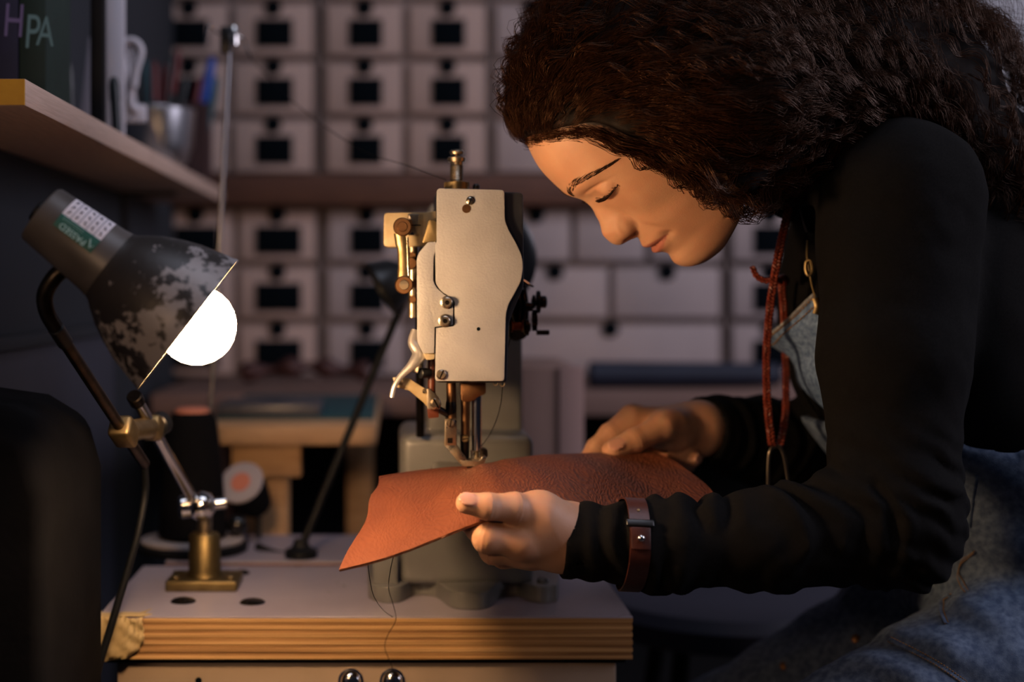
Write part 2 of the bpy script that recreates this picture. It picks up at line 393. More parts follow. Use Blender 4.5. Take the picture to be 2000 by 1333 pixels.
# ---------------------------------------------------------------- the shelf on the left wall, and what stands on it
Ya, Yb2 = 1.10, 2.36
xs = -0.287; zb, ztp = 1.190, 1.211
sh = thing('side_shelf', 'narrow pale wooden shelf with a yellow painted end on the left wall', 'shelf', (XL, 1.7, zb))
MB().box((XL, Ya+0.0012, zb), (xs, Yb2, ztp)).build('board', M_shelf, sh, bevel=0.001)
MB().box((XL, Ya-0.0008, zb+0.0005), (xs-0.0005, Ya+0.0012, ztp-0.0005)).build('painted_end', M_yellow, sh)
for yy in (2.1,):
    MB().box((XL, yy-0.01, zb-0.075), (XL+0.008, yy+0.01, zb)).box((XL+0.008, yy-0.01, zb-0.006), (XL+0.08, yy+0.01, zb)).build('bracket', M_black, sh)
def book(x0, x1, Y, h, dep, m, label, letters, ms):
    "spine towards the camera; x0/x1 in px at Y"
    a, b = P(x0, 0, Y).x, P(x1, 0, Y).x
    t = thing('book', label, 'book', ((a+b)/2, Y+dep/2, ztp), 'books on the side shelf')
    MB().box((a, Y, ztp), (a+0.002, Y+dep, ztp+h)).box((b-0.002, Y, ztp), (b, Y+dep, ztp+h)).box((a, Y-0.001, ztp), (b, Y+0.0015, ztp+h)).build('cover', m, t, bevel=0.0006)
    MB().box((a+0.002, Y+0.0015, ztp+0.002), (b-0.002, Y+dep-0.003, ztp+h-0.003)).build('page_block', M_white, t)
    for (ch, px, py, size) in letters:
        Mx = Matrix.Translation(P(px, py, Y-0.0012)) @ Matrix.Rotation(R(90), 4, 'X') @ Matrix.Rotation(R(-4), 4, 'Z') @ Matrix.Diagonal((0.62,1,1,1))
        text('lettering', ch, size, ms, t, Mx, 0.0001)
M_chalk1 = mat('lilac_ink', (0.16,0.12,0.26), rough=0.7); M_chalk2 = mat('pale_green_ink', (0.13,0.24,0.25), rough=0.7)
book(-34, 36, 1.335, 0.15, 0.10, mat('purple_cloth', (0.008,0.007,0.032), (0.006,0.0055,0.025), 60, rough=0.7), 'dark purple book with a pale H at the yellow shelf end', [('H', 4, 70, 0.045)], M_chalk1)
book(38, 90, 1.335, 0.15, 0.10, mat('green_cloth', (0.003,0.018,0.011), (0.0025,0.015,0.009), 60, rough=0.7), 'dark green book with pale letters PA beside the purple book', [('P', 46, 93, 0.046), ('A', 70, 88, 0.040)], M_chalk2)
# black upright strip
a, b = P(180,0,1.50), P(206,0,1.50)
props(MB().box((a.x, 1.49, ztp), (b.x, 1.505, 1.75)).build('metal_upright', M_black, bevel=0.001), 'black upright strip standing on the pale side shelf', 'post')
def cup(c, r, h, m, label, prof=None):
    t = thing('pen_cup', label, 'cup', c, 'cups on the side shelf')
    pr = prof or [(0, r*0.8), (0.002, r*0.86), (h*0.3, r*0.92), (h, r), (h, r-0.0015), (0.004, r*0.80)]
    MB().lathe(c, (0,0,1), pr, 40).build('cup_body', m, t)
    MB().torus((c[0], c[1], c[2]+h), (0,0,1), r-0.0006, 0.0012, 40, 8).build('rim', m, t)
    return t
def stick(p, top, r, m, capm, label, name='pen', tip=True):
    t = thing(name, label, name, p, 'pens and tools in the cups')
    p, top = Vector(p), Vector(top); d = (top-p)
    MB().cyl(p, p+d*0.62, r, r, 14).build('barrel', m, t)
    MB().lathe(p+d*0.62, d, [(0, r*1.12), (d.length*0.25, r*1.12), (d.length*0.36, r*0.75), (d.length*0.38, r*0.3)], 14).build('pen_cap', capm, t)
M_bluep = mat('blue_plastic', (0.006,0.055,0.32), rough=0.35); M_tealp = mat('teal_plastic', (0.008,0.07,0.09), rough=0.4)
M_redp = mat('red_plastic', (0.13,0.014,0.014), rough=0.4); M_dkp = mat('dark_plastic', (0.012,0.016,0.018), rough=0.4)
Yc = 2.05
cr = 0.062
ch_ = P(0, 216, Yc).z-ztp
cup((-0.347, Yc, ztp), cr*0.92, ch_, M_steel, 'brushed steel cup holding pens on the side shelf',
    [(0, cr*0.40), (0.003, cr*0.52), (ch_*0.2, cr*0.74), (ch_*0.45, cr*0.86), (ch_, cr*0.92), (ch_, cr*0.90), (ch_*0.45, cr*0.84), (0.006, cr*0.38)])
cxm, cym = -0.347, Yc
specs = [((-0.02,0.0),(262,108),M_dkp,M_dkp,'dark pen leaning left in the steel cup'), ((-0.01,0.012),(285,118),M_tealp,M_tealp,'teal pen in the steel cup'),
         ((0.0,-0.012),(302,120),M_dkp,M_redp,'dark pen with a red cap in the steel cup'), ((0.008,0.006),(322,126),M_redp,M_redp,'dark red pen in the steel cup'),
         ((0.016,-0.004),(350,96),M_dkp,M_redp,'tall dark pen with a red end in the steel cup'), ((0.02,0.014),(365,150),M_tealp,M_dkp,'teal pen at the right of the steel cup'),
         ((0.005,0.02),(335,112),M_dkp,M_dkp,'black pen at the back of the steel cup'), ((-0.022,-0.012),(240,95),M_white,M_white,'white pen in the steel cup')]
for (dx, dy), (px, py), m1, m2, lab in specs:
    tp = P(px, py, Yc+dy); stick((cxm+dx*0.6, cym+dy*0.6, ztp+0.012), tp, 0.0042, m1, m2, lab)
# second holder further back with the blue pen
c2 = (xs-0.026, 2.20, ztp)
h2 = P(0, 205, 2.20).z-ztp
t = thing('pen_box', 'dark red square pen box at the far shelf end', 'box', c2)
MB().box((c2[0]-0.03, 2.17, ztp), (c2[0]+0.024, 2.23, ztp+0.003)).box((c2[0]-0.03, 2.17, ztp), (c2[0]-0.027, 2.23, ztp+h2)).box((c2[0]+0.021, 2.17, ztp), (c2[0]+0.024, 2.23, ztp+h2)).build('side_walls', mat('dark_red_card', (0.04,0.012,0.012), rough=0.7), t)
MB().box((c2[0]-0.027, 2.17, ztp), (c2[0]+0.021, 2.173, ztp+h2)).box((c2[0]-0.027, 2.227, ztp), (c2[0]+0.021, 2.23, ztp+h2)).build('front_and_back', mat('dark_red_card_b', (0.035,0.011,0.011), rough=0.7), t)
stick((c2[0]-0.006, 2.195, ztp+0.02), P(415, 112, 2.195), 0.0075, M_bluep, M_bluep, 'bright blue marker leaning in the dark red box', 'marker')
stick((c2[0]+0.008, 2.205, ztp+0.02), P(424, 150, 2.205), 0.0055, M_tealp, M_tealp, 'teal marker beside the bright blue one', 'marker')
stick((c2[0]-0.016, 2.19, ztp+0.02), P(392, 150, 2.19), 0.005, M_dkp, M_redp, 'dark marker with a red end in the dark red box', 'marker')
# papers, white tools and pens between books and cup
def slab(name, label, cat, x0, x1, y0, Y, dep, m, lean=0.0):
    a, b = P(x0,0,Y).x, P(x1,0,Y).x; top = P(0,y0,Y).z
    mb = MB().box((a, Y, ztp), (b, Y+dep, top))
    mb.v = [(x+lean*(z-ztp), y, z) for x, y, z in mb.v]
    return props(mb.build(name, m, bevel=0.001), label, cat)
slab('paper_stack', 'tall white paper card standing upright behind the black strip', 'paper', 205, 243, -40, 1.60, 0.006, M_white)
slab('paper_stack', 'pale grey paper leaning left of the black strip', 'paper', 148, 178, 72, 1.60, 0.006, mat('grey_paper', (0.30,0.27,0.31), rough=0.8), 0.12)
t = thing('scissors', 'white scissors handle standing in front of the steel cup', 'scissors', P(258, 190, 1.70))
MB().tube(bez([P(238,190,1.70), P(232,120,1.70), P(240,85,1.70), P(262,80,1.70), P(276,100,1.70), P(266,140,1.70), P(262,170,1.70)], 6), 0.0045, 10).build('handle_loop', M_white, t)
MB().tube(bez([P(250,80,1.705), P(262,130,1.705), P(256,200,1.705), P(270,218,1.705)], 6), 0.005, 10).build('handle_bar', M_white, t)
MB().obox(P(262,222,1.71), (0.030, 0.010, 0.022)).build('blade_guard', M_white, t, bevel=0.003)
blk = [(95,140,M_bluep,'dark blue pen behind the green book',104), (112,128,M_dkp,'short dark pen behind the green book',150),(133,120,M_dkp,'dark pen between book and paper',140),(222,150,M_dkp,'dark marker in front of the white card',170)]
for px, py, m, lab, low in blk:
    q = P(px, py, 1.56); stick((q.x+0.004, 1.56, ztp), (q.x, 1.56, P(0, py, 1.56).z), 0.0055, m, m, lab)
# ---------------------------------------------------------------- materials for the bench
def grey_top():
    m = mat('grey_laminate', (0.35,0.32,0.385), (0.305,0.275,0.34), 14, rough=0.35, spec=0.4)
    nt = m.node_tree; n = nt.nodes; L = nt.links; b = n['Principled BSDF']
    src = b.inputs['Base Color'].links[0].from_socket
    tc = n.new('ShaderNodeTexCoord'); v = n.new('ShaderNodeTexVoronoi'); v.inputs['Scale'].default_value = 26; v.inputs['Randomness'].default_value = 1
    nz = n.new('ShaderNodeTexNoise'); nz.inputs['Scale'].default_value = 60; L.new(tc.outputs['Object'], nz.inputs['Vector'])
    mx = n.new('ShaderNodeMixRGB'); mx.inputs[0].default_value = 0.06; L.new(tc.outputs['Object'], mx.inputs[1]); L.new(nz.outputs['Color'], mx.inputs[2]); L.new(mx.outputs[0], v.inputs['Vector'])
    r = n.new('ShaderNodeValToRGB'); r.color_ramp.elements[0].position = 0.10; r.color_ramp.elements[1].position = 0.15
    L.new(v.outputs['Distance'], r.inputs[0])
    n2 = n.new('ShaderNodeTexNoise'); n2.inputs['Scale'].default_value = 11; L.new(tc.outputs['Object'], n2.inputs['Vector'])
    r2 = n.new('ShaderNodeValToRGB'); r2.color_ramp.elements[0].position = 0.54; r2.color_ramp.elements[1].position = 0.60; L.new(n2.outputs['Fac'], r2.inputs[0])
    mth = n.new('ShaderNodeMath'); mth.operation = 'SUBTRACT'; mth.use_clamp = True; L.new(r2.outputs[0], mth.inputs[0]); L.new(r.outputs[0], mth.inputs[1])
    mm = n.new('ShaderNodeMixRGB'); L.new(mth.outputs[0], mm.inputs[0]); L.new(src, mm.inputs[1]); mm.inputs[2].default_value = (0.035,0.028,0.03,1)
    L.new(mm.outputs[0], b.inputs['Base Color'])
    return m
M_lam = grey_top()
M_ply = [mat('plywood_layer_a', (0.62,0.38,0.16), (0.34,0.18,0.065), 45, lo=0.42, hi=0.58, rough=0.65, stretch=(0.06,3,20), bump=0.25, bscale=150),
         mat('plywood_layer_b', (0.44,0.24,0.09), (0.20,0.095,0.03), 60, lo=0.42, hi=0.58, rough=0.7, stretch=(0.10,3,20), bump=0.3, bscale=200)]
M_beige = mat('beige_enamel', (0.36,0.27,0.20), (0.32,0.24,0.175), 12, rough=0.45, bump=0.15, bscale=900, bdist=0.0004)
M_tape = mat('masking_tape', (0.52,0.40,0.20), (0.44,0.32,0.15), 50, rough=0.7, bump=0.5, bscale=90)
M_hammer = mat('hammered_beige_paint', (0.335,0.325,0.315), (0.30,0.29,0.28), 40, rough=0.42, bump=0.55, bscale=560, bdist=0.0007)
M_cast = mat('grey_green_enamel', (0.14,0.14,0.135), (0.118,0.118,0.114), 20, rough=0.30, bump=0.10, bscale=300, bdist=0.0005)
M_castdk = mat('shaded_grey_enamel', (0.022,0.024,0.032), (0.016,0.018,0.024), 20, rough=0.45)  # casting enamel darkened for the shadow behind the face plate
M_brass = mat('oily_brass', (0.40,0.30,0.15), (0.26,0.185,0.085), 60, rough=0.38, metal=1.0, rough2=0.5)
M_bronze = mat('brown_bronze', (0.26,0.135,0.065), (0.15,0.075,0.035), 90, rough=0.33, metal=1.0, rough2=0.5)
M_oiled = mat('oiled_steel', (0.50,0.43,0.33), (0.30,0.23,0.15), 110, rough=0.25, metal=1.0, rough2=0.45)
M_dksteel = mat('dark_oiled_steel', (0.055,0.045,0.038), (0.03,0.025,0.02), 80, rough=0.35, metal=1.0)
M_leverst = mat('polished_lever_steel', (0.62,0.58,0.54), rough=0.30, metal=0.75)
M_arm = mat('dark_bronze_tube', (0.10,0.075,0.06), (0.05,0.04,0.035), 70, rough=0.35, metal=1.0)
M_basebr = mat('dull_brass', (0.22,0.165,0.075), (0.16,0.115,0.05), 60, rough=0.42, metal=1.0, rough2=0.55)
M_cream = mat('cream_casting', (0.46,0.37,0.23), (0.34,0.24,0.11), 50, rough=0.35, metal=0.15)
M_brownrod = mat('brown_plastic_rod', (0.09,0.022,0.010), rough=0.35)
M_thread = mat('black_thread', (0.005,0.005,0.0065), (0.003,0.003,0.004), 400, rough=0.9, spec=0.1, stretch=(1,1,9), bump=0.5, bscale=500, bdist=0.0006)
M_darkenam = mat('black_enamel', (0.008,0.009,0.011), rough=0.35)

def screw(c, d, r, h, m, parent, slot=True, ang=30, name='screw'):
    "slotted screw: c = seat centre, d = outward direction"
    c = Vector(c); d = Vector(d).normalized(); mb = MB()
    o = mb.lathe(c, d, [(-0.001, r), (h*0.6, r), (h, r*0.72)], 22).build(name, m, parent)
    if slot:
        x, y, _ = mb.frame(d); a = R(ang); e = x*math.cos(a)+y*math.sin(a); f = d.cross(e)
        Mx = Matrix((e, f, d)).transposed()
        MB().obox(c+d*(h*0.90), (r*1.9, r*0.28, h*0.4), Mx).build('slot', M_dksteel, o)
    return o

# ---------------------------------------------------------------- the sewing table
YT = 1.28; ZT = CZ-645*YT/F
xa, xb = P(190, 0, YT).x, P(1236, 0, YT).x; th = 0.0385; YR = 1.512
tb = thing('sewing_table', 'thick plywood sewing table with a stained grey laminate top', 'table', ((xa+xb)/2, 1.42, 0))
MB().box((xa, YT, ZT-0.0018), (xb, YR, ZT)).build('laminate_top', M_lam, tb, bevel=0.0004, seg=1)
nl = 11
for i in range(nl):
    z1 = ZT-0.0018-i*(th-0.0018)/nl; z0 = z1-(th-0.0018)/nl
    j = 0.0006*(i % 2)+rng.uniform(0, 0.0003)
    MB().box((xa+j, YT+j, z0), (xb-j, YR-j, z1)).build('ply_layer', M_ply[i % 2], tb, smooth=False)
zb_ = ZT-th
MB().box((xa+0.006, YT+0.004, zb_-0.004), (xb-0.006, YR-0.004, zb_)).build('black_strip', M_blackcard, tb)  # thin black strip filling the joint under the ply
xs0, xs1 = P(228, 0, 1.288).x, P(1204, 0, 1.288).x
stand = MB().box((xs0, 1.288, 0.03), (xs1, YR-0.012, zb_-0.004)).build('stand_body', M_beige, tb, bevel=0.003)
for bx in (685, 766):
    c = P(bx, 1330, 1.288); c.y = 1.288
    MB().lathe(c, (0,-1,0), [(-0.001, 0.0115), (0.0015, 0.0115), (0.002, 0.0095), (0.005, 0.0088), (0.0075, 0.006), (0.008, 0.002)], 26).build('dome_bolt', M_chrome, tb)
c = P(388, 1330, 1.288); MB().lathe((c.x, 1.288, c.z), (0,-1,0), [(-0.001, 0.003), (0.001, 0.003)], 12).build('dark_hole', M_blackcard, tb)
for sx in (xs0+0.03, xs1-0.03):
    for sy in (1.31, 1.48):
        MB().cyl((sx, sy, 0), (sx, sy, 0.032), 0.014, 0.012).build('foot', M_black, tb)
for px, py, r in ((358, 1176, 0.0120), (493, 1178, 0.0120), (472, 1121, 0.0085)):
    Y = YT*645.0/(py-CY); c = P(px, py, Y)
    MB().lathe((c.x, c.y, ZT-0.001), (0,0,1), [(0, r), (0.0018, r), (0.0035, r*0.8), (0.0046, r*0.45), (0.0049, r*0.1)], 28).build('bolt_head', mat('bolt_black', (0.03,0.025,0.02), rough=0.25, metal=0.8), tb)
# rear leaf of the table
rl_ = thing('rear_leaf', 'pale narrow board behind the sewing table carrying the thread cones', 'board', ((xa+xb)/2, 1.59, 0))
MB().box((xa+0.02, 1.535, ZT-0.002), (xb-0.05, 1.70, ZT)).build('laminate_top', M_lam, rl_, smooth=False)
MB().box((xa+0.02, 1.535, ZT-0.025), (xb-0.05, 1.70, ZT-0.002)).build('board_core', M_brownwood, rl_, smooth=False)
for sx in (xa+0.06, xb-0.09):
    MB().box((sx-0.015, 1.56, 0), (sx+0.015, 1.68, ZT-0.025)).build('support', M_brownwood, rl_)
o = MB().box((xa+0.10, 1.5125, ZT-0.012), (xb-0.09, 1.534, ZT-0.004)).build('red_edging', mat('red_brown_strip', (0.20,0.05,0.03), rough=0.6), rl_)

# masking tape round the left corner
tp = thing('masking_tape', 'crumpled masking tape wrapped round the left corner of the table', 'tape', (xa, YT, ZT-th))
fr = [(-0.004,0.002),(0.012,0.001),(0.020,0.0015),(0.030,-0.001),(0.041,0.0005),(0.036,-0.010),(0.043,-0.019),(0.038,-0.029),(0.028,-0.036),(0.018,-0.0385),(0.004,-0.040),(-0.003,-0.037),(-0.0015,-0.028),(-0.005,-0.015),(-0.003,-0.006)]
bm = bmesh.new(); vs = [bm.verts.new((xa+x, YT-0.0012+0.0008*math.sin(x*400), ZT+z)) for x, z in fr]
bm.faces.new(vs); bmesh.ops.triangulate(bm, faces=bm.faces); bmesh.ops.subdivide_edges(bm, edges=bm.edges, cuts=7, use_grid_fill=True)
for v in bm.verts: v.co.y += 0.0020*math.sin(v.co.x*310+v.co.z*170)*math.sin(v.co.z*260+1)+0.0010*math.sin(v.co.x*820-v.co.z*610)+0.0006*math.sin(v.co.x*1500+v.co.z*1700)-0.0026
me = bpy.data.meshes.new('front_strip'); bm.to_mesh(me); bm.free(); me.transform(Matrix.Translation(-ORG[tp]))
for p in me.polygons: p.use_smooth = True
o = link('front_strip', me, M_tape, tp); md = o.modifiers.new('thickness', 'SOLIDIFY'); md.thickness = 0.0005
tpp = [(-0.005,0),(0.042,0),(0.048,0.008),(0.040,0.011),(0.044,0.030),(0.036,0.014),(0.022,0.016),(0.012,0.012),(-0.005,0.014)]
MB().prism([(xa+x, YT-0.001+y, ZT+0.0002) for x, y in tpp], (0,0,0.0007)).build('top_strip', M_tape, tp)
MB().box((xa-0.0020, YT-0.001, ZT-th), (xa-0.0003, YT+0.022, ZT+0.0006)).build('side_strip', M_tape, tp, bevel=0.0005)

# ---------------------------------------------------------------- the lamp
YL = 1.02
ax = Vector((0.785, 0.10, -0.607)).normalized()
p0 = P(79, 416, YL); k = YL/F
lb = P(400, 1150, 1.41)
lamp = thing('task_lamp', 'worn dark metal task lamp with a brass base, switched on', 'lamp', (lb.x, lb.y, ZT))
def worn():
    m = mat('worn_dark_paint', (0.026,0.021,0.018), (0.019,0.016,0.014), 30, rough=0.42, spec=0.5, bump=0.15, bscale=200)
    nt = m.node_tree; n = nt.nodes; L = nt.links; b = n['Principled BSDF']; src = b.inputs['Base Color'].links[0].from_socket
    tc = n.new('ShaderNodeTexCoord'); nz = n.new('ShaderNodeTexNoise'); nz.inputs['Scale'].default_value = 46; nz.inputs['Detail'].default_value = 9; nz.inputs['Roughness'].default_value = 0.72
    L.new(tc.outputs['Object'], nz.inputs['Vector'])
    # wear grows towards the rim
    q = n.new('ShaderNodeVectorMath'); q.operation = 'DOT_PRODUCT'; L.new(tc.outputs['Object'], q.inputs[0]); q.inputs[1].default_value = ax
    rim = (p0+ax*(360*k)-ORG[lamp]).dot(ax)
    mr = n.new('ShaderNodeMapRange'); mr.inputs[1].default_value = rim-0.075; mr.inputs[2].default_value = rim; mr.inputs[3].default_value = -0.11; mr.inputs[4].default_value = 0.09
    L.new(q.outputs['Value'], mr.inputs[0])
    ad = n.new('ShaderNodeMath'); L.new(nz.outputs['Fac'], ad.inputs[0]); L.new(mr.outputs[0], ad.inputs[1])
    r = n.new('ShaderNodeValToRGB'); r.color_ramp.elements[0].position = 0.535; r.color_ramp.elements[1].position = 0.555; L.new(ad.outputs[0], r.inputs[0])
    mm = n.new('ShaderNodeMixRGB'); L.new(r.outputs[0], mm.inputs[0]); L.new(src, mm.inputs[1]); mm.inputs[2].default_value = (0.27,0.25,0.25,1); L.new(mm.outputs[0], b.inputs['Base Color'])
    return m
M_worn = worn()
M_housing = mat('grey_brown_enamel', (0.095,0.084,0.078), (0.058,0.050,0.045), 22, rough=0.42, spec=0.5)
M_inner = mat('white_enamel', (0.75,0.72,0.66), rough=0.4)
prof = [(165,75),(176,80),(188,90),(215,109),(250,127),(285,141),(325,152),(352,158.5),(356,161),(361,161)]
inner = [(361,158),(352,156),(325,149.5),(285,138.5),(250,124.5),(215,106),(190,86),(182,60)]
mb = MB(); mb.lathe(p0, ax, [(t*k, r*k) for t, r in prof], 64, caps=False); shade = mb.build('shade', M_worn, lamp)
MB().lathe(p0, ax, [(t*k, r*k) for t, r in inner], 64, caps=False).build('reflector', M_inner, lamp, fix=False)
MB().lathe(p0, ax, [(360.5*k, 161*k), (361.3*k, 161*k), (361.3*k, 158*k), (360.5*k, 158*k)], 64, caps=False).build('rim', M_oiled, lamp)
hs = MB().lathe(p0, ax, [(-2*k, 40*k), (0, 58*k), (5*k, 62*k), (150*k, 73.5*k), (163*k, 76*k), (169*k, 76*k), (172*k, 72*k), (180*k, 60*k)], 48).build('housing', M_housing, lamp)
MB().lathe(p0-ax*(12*k), ax, [(0, 20*k), (3*k, 24*k), (13*k, 24*k)], 24).build('switch_knob', M_black, lamp)
bc = P(380, 633, YL)+ax*0.002
em = bpy.data.materials.new('lit_bulb_glass'); em.use_nodes = True; n = em.node_tree.nodes; n.clear()
e = n.new('ShaderNodeEmission'); e.inputs[0].default_value = (1.0, 0.61, 0.315, 1); e.inputs[1].default_value = BULB_POWER
ou = n.new('ShaderNodeOutputMaterial'); em.node_tree.links.new(e.outputs[0], ou.inputs[0])
rb = 76*k
bp = [(rb*(1-math.cos(a)), rb*math.sin(a)) for a in [R(4), R(15), R(30), R(45), R(60), R(75), R(90), R(105), R(118), R(130)]]
bp += [(rb*1.85, rb*0.60), (rb*2.2, rb*0.50)]
bulb = MB().lathe(bc+ax*rb, -ax, bp, 40).build('bulb', em, lamp)
MB().lathe(bc-ax*(rb*1.2), -ax, [(0, 0.0135), (0.002, 0.0140), (0.028, 0.0140), (0.03, 0.011)], 24).build('bulb_socket', M_inner, lamp)
# sticker wrapped on the housing
xv = Vector((0, -1, 0)); xv = (xv-ax*xv.dot(ax)).normalized(); yv = ax.cross(xv); yv = yv if yv.z > 0 else -yv
def hpt(t, ang, lift=0.0004):
    r = (62+(73.5-62)*(t-5)/145.0)*k+lift; return p0+ax*(t*k)+(xv*math.cos(R(ang))+yv*math.sin(R(ang)))*r
def patch(name, t0, t1, a0, a1, m, parent, lift=0.0004, skew=0.0):
    mb = MB(); nA, nT = 10, 8
    vs = [hpt(t0+(t1-t0)*i/nT+skew*(j/nA), a0+(a1-a0)*j/nA, lift) for j in range(nA+1) for i in range(nT+1)]
    fs = [(j*(nT+1)+i, j*(nT+1)+i+1, (j+1)*(nT+1)+i+1, (j+1)*(nT+1)+i) for j in range(nA) for i in range(nT)]
    return mb.add(vs, fs).build(name, m, parent, fix=False)
stk = patch('test_sticker', 40, 130, 28, 82, M_white, lamp); stk['label'] = 'white test sticker with handwritten dates'
gr = patch('green_band', 40, 130, 3, 28, mat('green_print', (0.006,0.085,0.062), rough=0.6), stk, 0.0006)
M_ink = mat('dark_ink', (0.05,0.06,0.10), rough=0.8); M_wink = mat('pale_print', (0.35,0.55,0.50), rough=0.7)
for t in (58, 76, 94, 112):
    patch('ruled_line', t, t+1.2, 28, 82, M_ink, stk, 0.0008)
for i, t in enumerate((44, 62, 80, 98, 116)):
    for a0 in (33, 46, 62):
        pts = [hpt(t+2+8*((j*0.37+i*0.3) % 1.0), a0+8*j/6.0, 0.0009) for j in range(7)]
        MB().tube(pts, 0.00022, 5).build('handwriting', M_ink, stk)
def frame_at(t, ang, flip=True):
    pos = hpt(t, ang, 0.0009); nrm = (xv*math.cos(R(ang))+yv*math.sin(R(ang))).normalized()
    xd = -ax; yd = nrm.cross(xd).normalized()
    Mx = Matrix((xd, yd, nrm)).transposed().to_4x4(); Mx.translation = pos; return Mx
text('lettering', 'PASSED', 0.0066, M_wink, gr, frame_at(111, 14.5), 0.0001)
for t0_ in range(48, 96, 6):
    for a0_ in (20.5, 24.0): MB().tube([hpt(t0_, a0_, 0.001), hpt(t0_+3.6, a0_, 0.001)], 0.00018, 5).build('small_print', M_wink, gr)
MB().tube([hpt(126, 14, 0.001), hpt(122, 8, 0.001), hpt(113, 20, 0.001)], 0.0005, 6).build('tick_mark', M_wink, gr)
# stem, arms, clamp, base
stem = bez([P(135,520,1.03), P(108,540,1.036), P(88,575,1.05), P(92,610,1.065), P(112,645,1.08)], 8)
MB().tube(stem, S(15.5,1.05), 16).build('bent_stem', M_darkenam, lamp)
mb = MB()
for i in range(3, len(stem)-2):
    d = stem[i+1]-stem[i-1]
    for q in (0.0, 0.5): mb.torus(stem[i].lerp(stem[i+1], q), d, S(14.5,1.05), S(2.0,1.05), 18, 6)
mb.build('spring_sleeve', M_dksteel, lamp)
A0, A1 = P(108,640,1.075), P(283,908,1.265)
MB().cyl(A0, A1, S(12,1.15), None, 18, 0.001).build('upper_arm', M_arm, lamp)
MB().cyl(A0, A0.lerp(A1, 0.10), S(15,1.15), None, 18, 0.001).build('arm_collar', M_darkenam, lamp)
B0, B1 = P(264,778,1.245), P(376,975,1.395)
MB().cyl(B0, B1, S(11.5,1.33), None, 18, 0.0006).build('lower_arm', M_chrome, lamp)
MB().cyl(B0-(B1-B0).normalized()*0.004, B0+(B1-B0).normalized()*0.008, S(15,1.28), None, 18, 0.001).build('arm_tip', M_dksteel, lamp)
ud = (A1-A0).normalized(); cA = A0.lerp(A1, 0.73); cB = B0.lerp(B1, 0.27); cr_ = (cB-cA); cd_ = cr_.normalized()
yd = ud.cross(cd_).normalized(); Mx = Matrix((ud, yd, ud.cross(yd))).transposed()
cl = MB().obox(cA+cd_*0.001, (S(60,1.26), 0.020, 0.020), Mx).build('brass_clamp', M_brass, lamp, bevel=0.004, seg=3)
MB().cyl(cA, cB, 0.0095, None, 22, 0.001).build('clamp_pivot', M_brass, lamp)
MB().obox(cB-cd_*0.001, (S(42,1.28), 0.020, 0.021), Mx).build('brass_clamp', M_brass, lamp, bevel=0.005, seg=3)
MB().lathe(cB+cd_*0.009, cd_+Vector((0.2,0,0.3)), [(0,0.006),(0.004,0.011),(0.013,0.011),(0.016,0.008)], 18).build('wing_knob', M_darkenam, lamp)
J = P(382, 990, 1.405)
MB().cyl(J+Vector((-0.016,-0.004,0)), J+Vector((0.016,0.004,0.002)), 0.0115, None, 24, 0.002).build('knuckle', M_chrome, lamp)
MB().sphere(J+Vector((0.006,-0.002,0.001)), 0.0145, 22, 14).build('knuckle_ball', M_chrome, lamp)
MB().cyl(J+Vector((0.018,0.004,0.002)), J+Vector((0.030,0.006,0.003)), 0.006, None, 16, 0.001).build('knuckle_screw', M_chrome, lamp)
bx, by = lb.x, lb.y
MB().lathe((bx, by, ZT+0.050), (0,0,1), [(0,0.0075),(0.034,0.0075)], 18).build('post', M_oiled, lamp)
MB().lathe((bx, by, ZT+0.010), (0,0,1), [(0,0.0175),(0.003,0.0165),(0.006,0.0160),(0.040,0.0153),(0.043,0.013),(0.044,0.008)], 36).build('base_boss', M_basebr, lamp)
pl = poly_round([(-0.035,-0.028),(0.035,-0.028),(0.035,0.028),(-0.035,0.028)], 0.012)
MB().prism([(bx+x, by+y, ZT) for x, y in pl], (0,0,0.0105)).build('base_plate', M_basebr, lamp, bevel=0.002, seg=3)
for sx in (-1, 1):
    screw((bx+sx*0.027, by-0.012, ZT+0.010), (0,0,1), 0.004, 0.003, M_brass, lamp)
cab = bez([A1-ud*0.002, P(284,960,1.275), P(270,1040,1.265), P(248,1120,1.258), P(215,1230,1.250), P(186,1340,1.245), P(180,1500,1.25)], 10)
o = MB().tube(cab, 0.0034, 10).build('lamp_cable', M_black, lamp)

M_snipst = mat('grey_rod_steel', (0.34,0.34,0.37), rough=0.35, metal=1.0)
# ---------------------------------------------------------------- thread stand, cones
Ys = 1.60; sc_ = P(376, 1075, Ys); ts = thing('thread_stand', 'thread stand with a black base, pale disc and a tall thin metal rod', 'thread stand', (sc_.x, Ys, ZT))
MB().lathe((sc_.x, Ys, ZT), (0,0,1), [(0,0.058),(0.002,0.062),(0.008,0.062),(0.010,0.058)], 48).build('base', M_black, ts)
MB().lathe((sc_.x, Ys, ZT+0.010), (0,0,1), [(0,0.056),(0.001,0.0575),(0.0035,0.0575),(0.0045,0.056)], 48).build('cone_rest', mat('pale_disc', (0.42,0.36,0.34), rough=0.5), ts)
r0, r1 = Vector((P(398,0,1.66).x, 1.665, ZT+0.002)), P(448, 84, 1.64)
MB().lathe(r0-Vector((0,0,0.002)), (0,0,1), [(0,0.012),(0.006,0.012),(0.008,0.008)], 20).build('rod_socket', M_black, ts)
MB().cyl(r0, r1, 0.0030, 0.0026, 12).build('rod', M_snipst, ts)
MB().obox(P(441,78,1.64), (0.012,0.012,0.030)).build('guide_block', M_darkenam, ts, bevel=0.002)
MB().lathe(P(457,88,1.632), (0,0,1), [(0,0.0055),(0.018,0.0055),(0.022,0.003)], 16).build('guide_nut', M_chrome, ts)
MB().tube(bez([P(441,70,1.64), P(420,62,1.63), P(408,50,1.625), P(404,70,1.625), P(402,86,1.625)], 6), 0.0012, 8).build('wire_hook', M_chrome, ts)
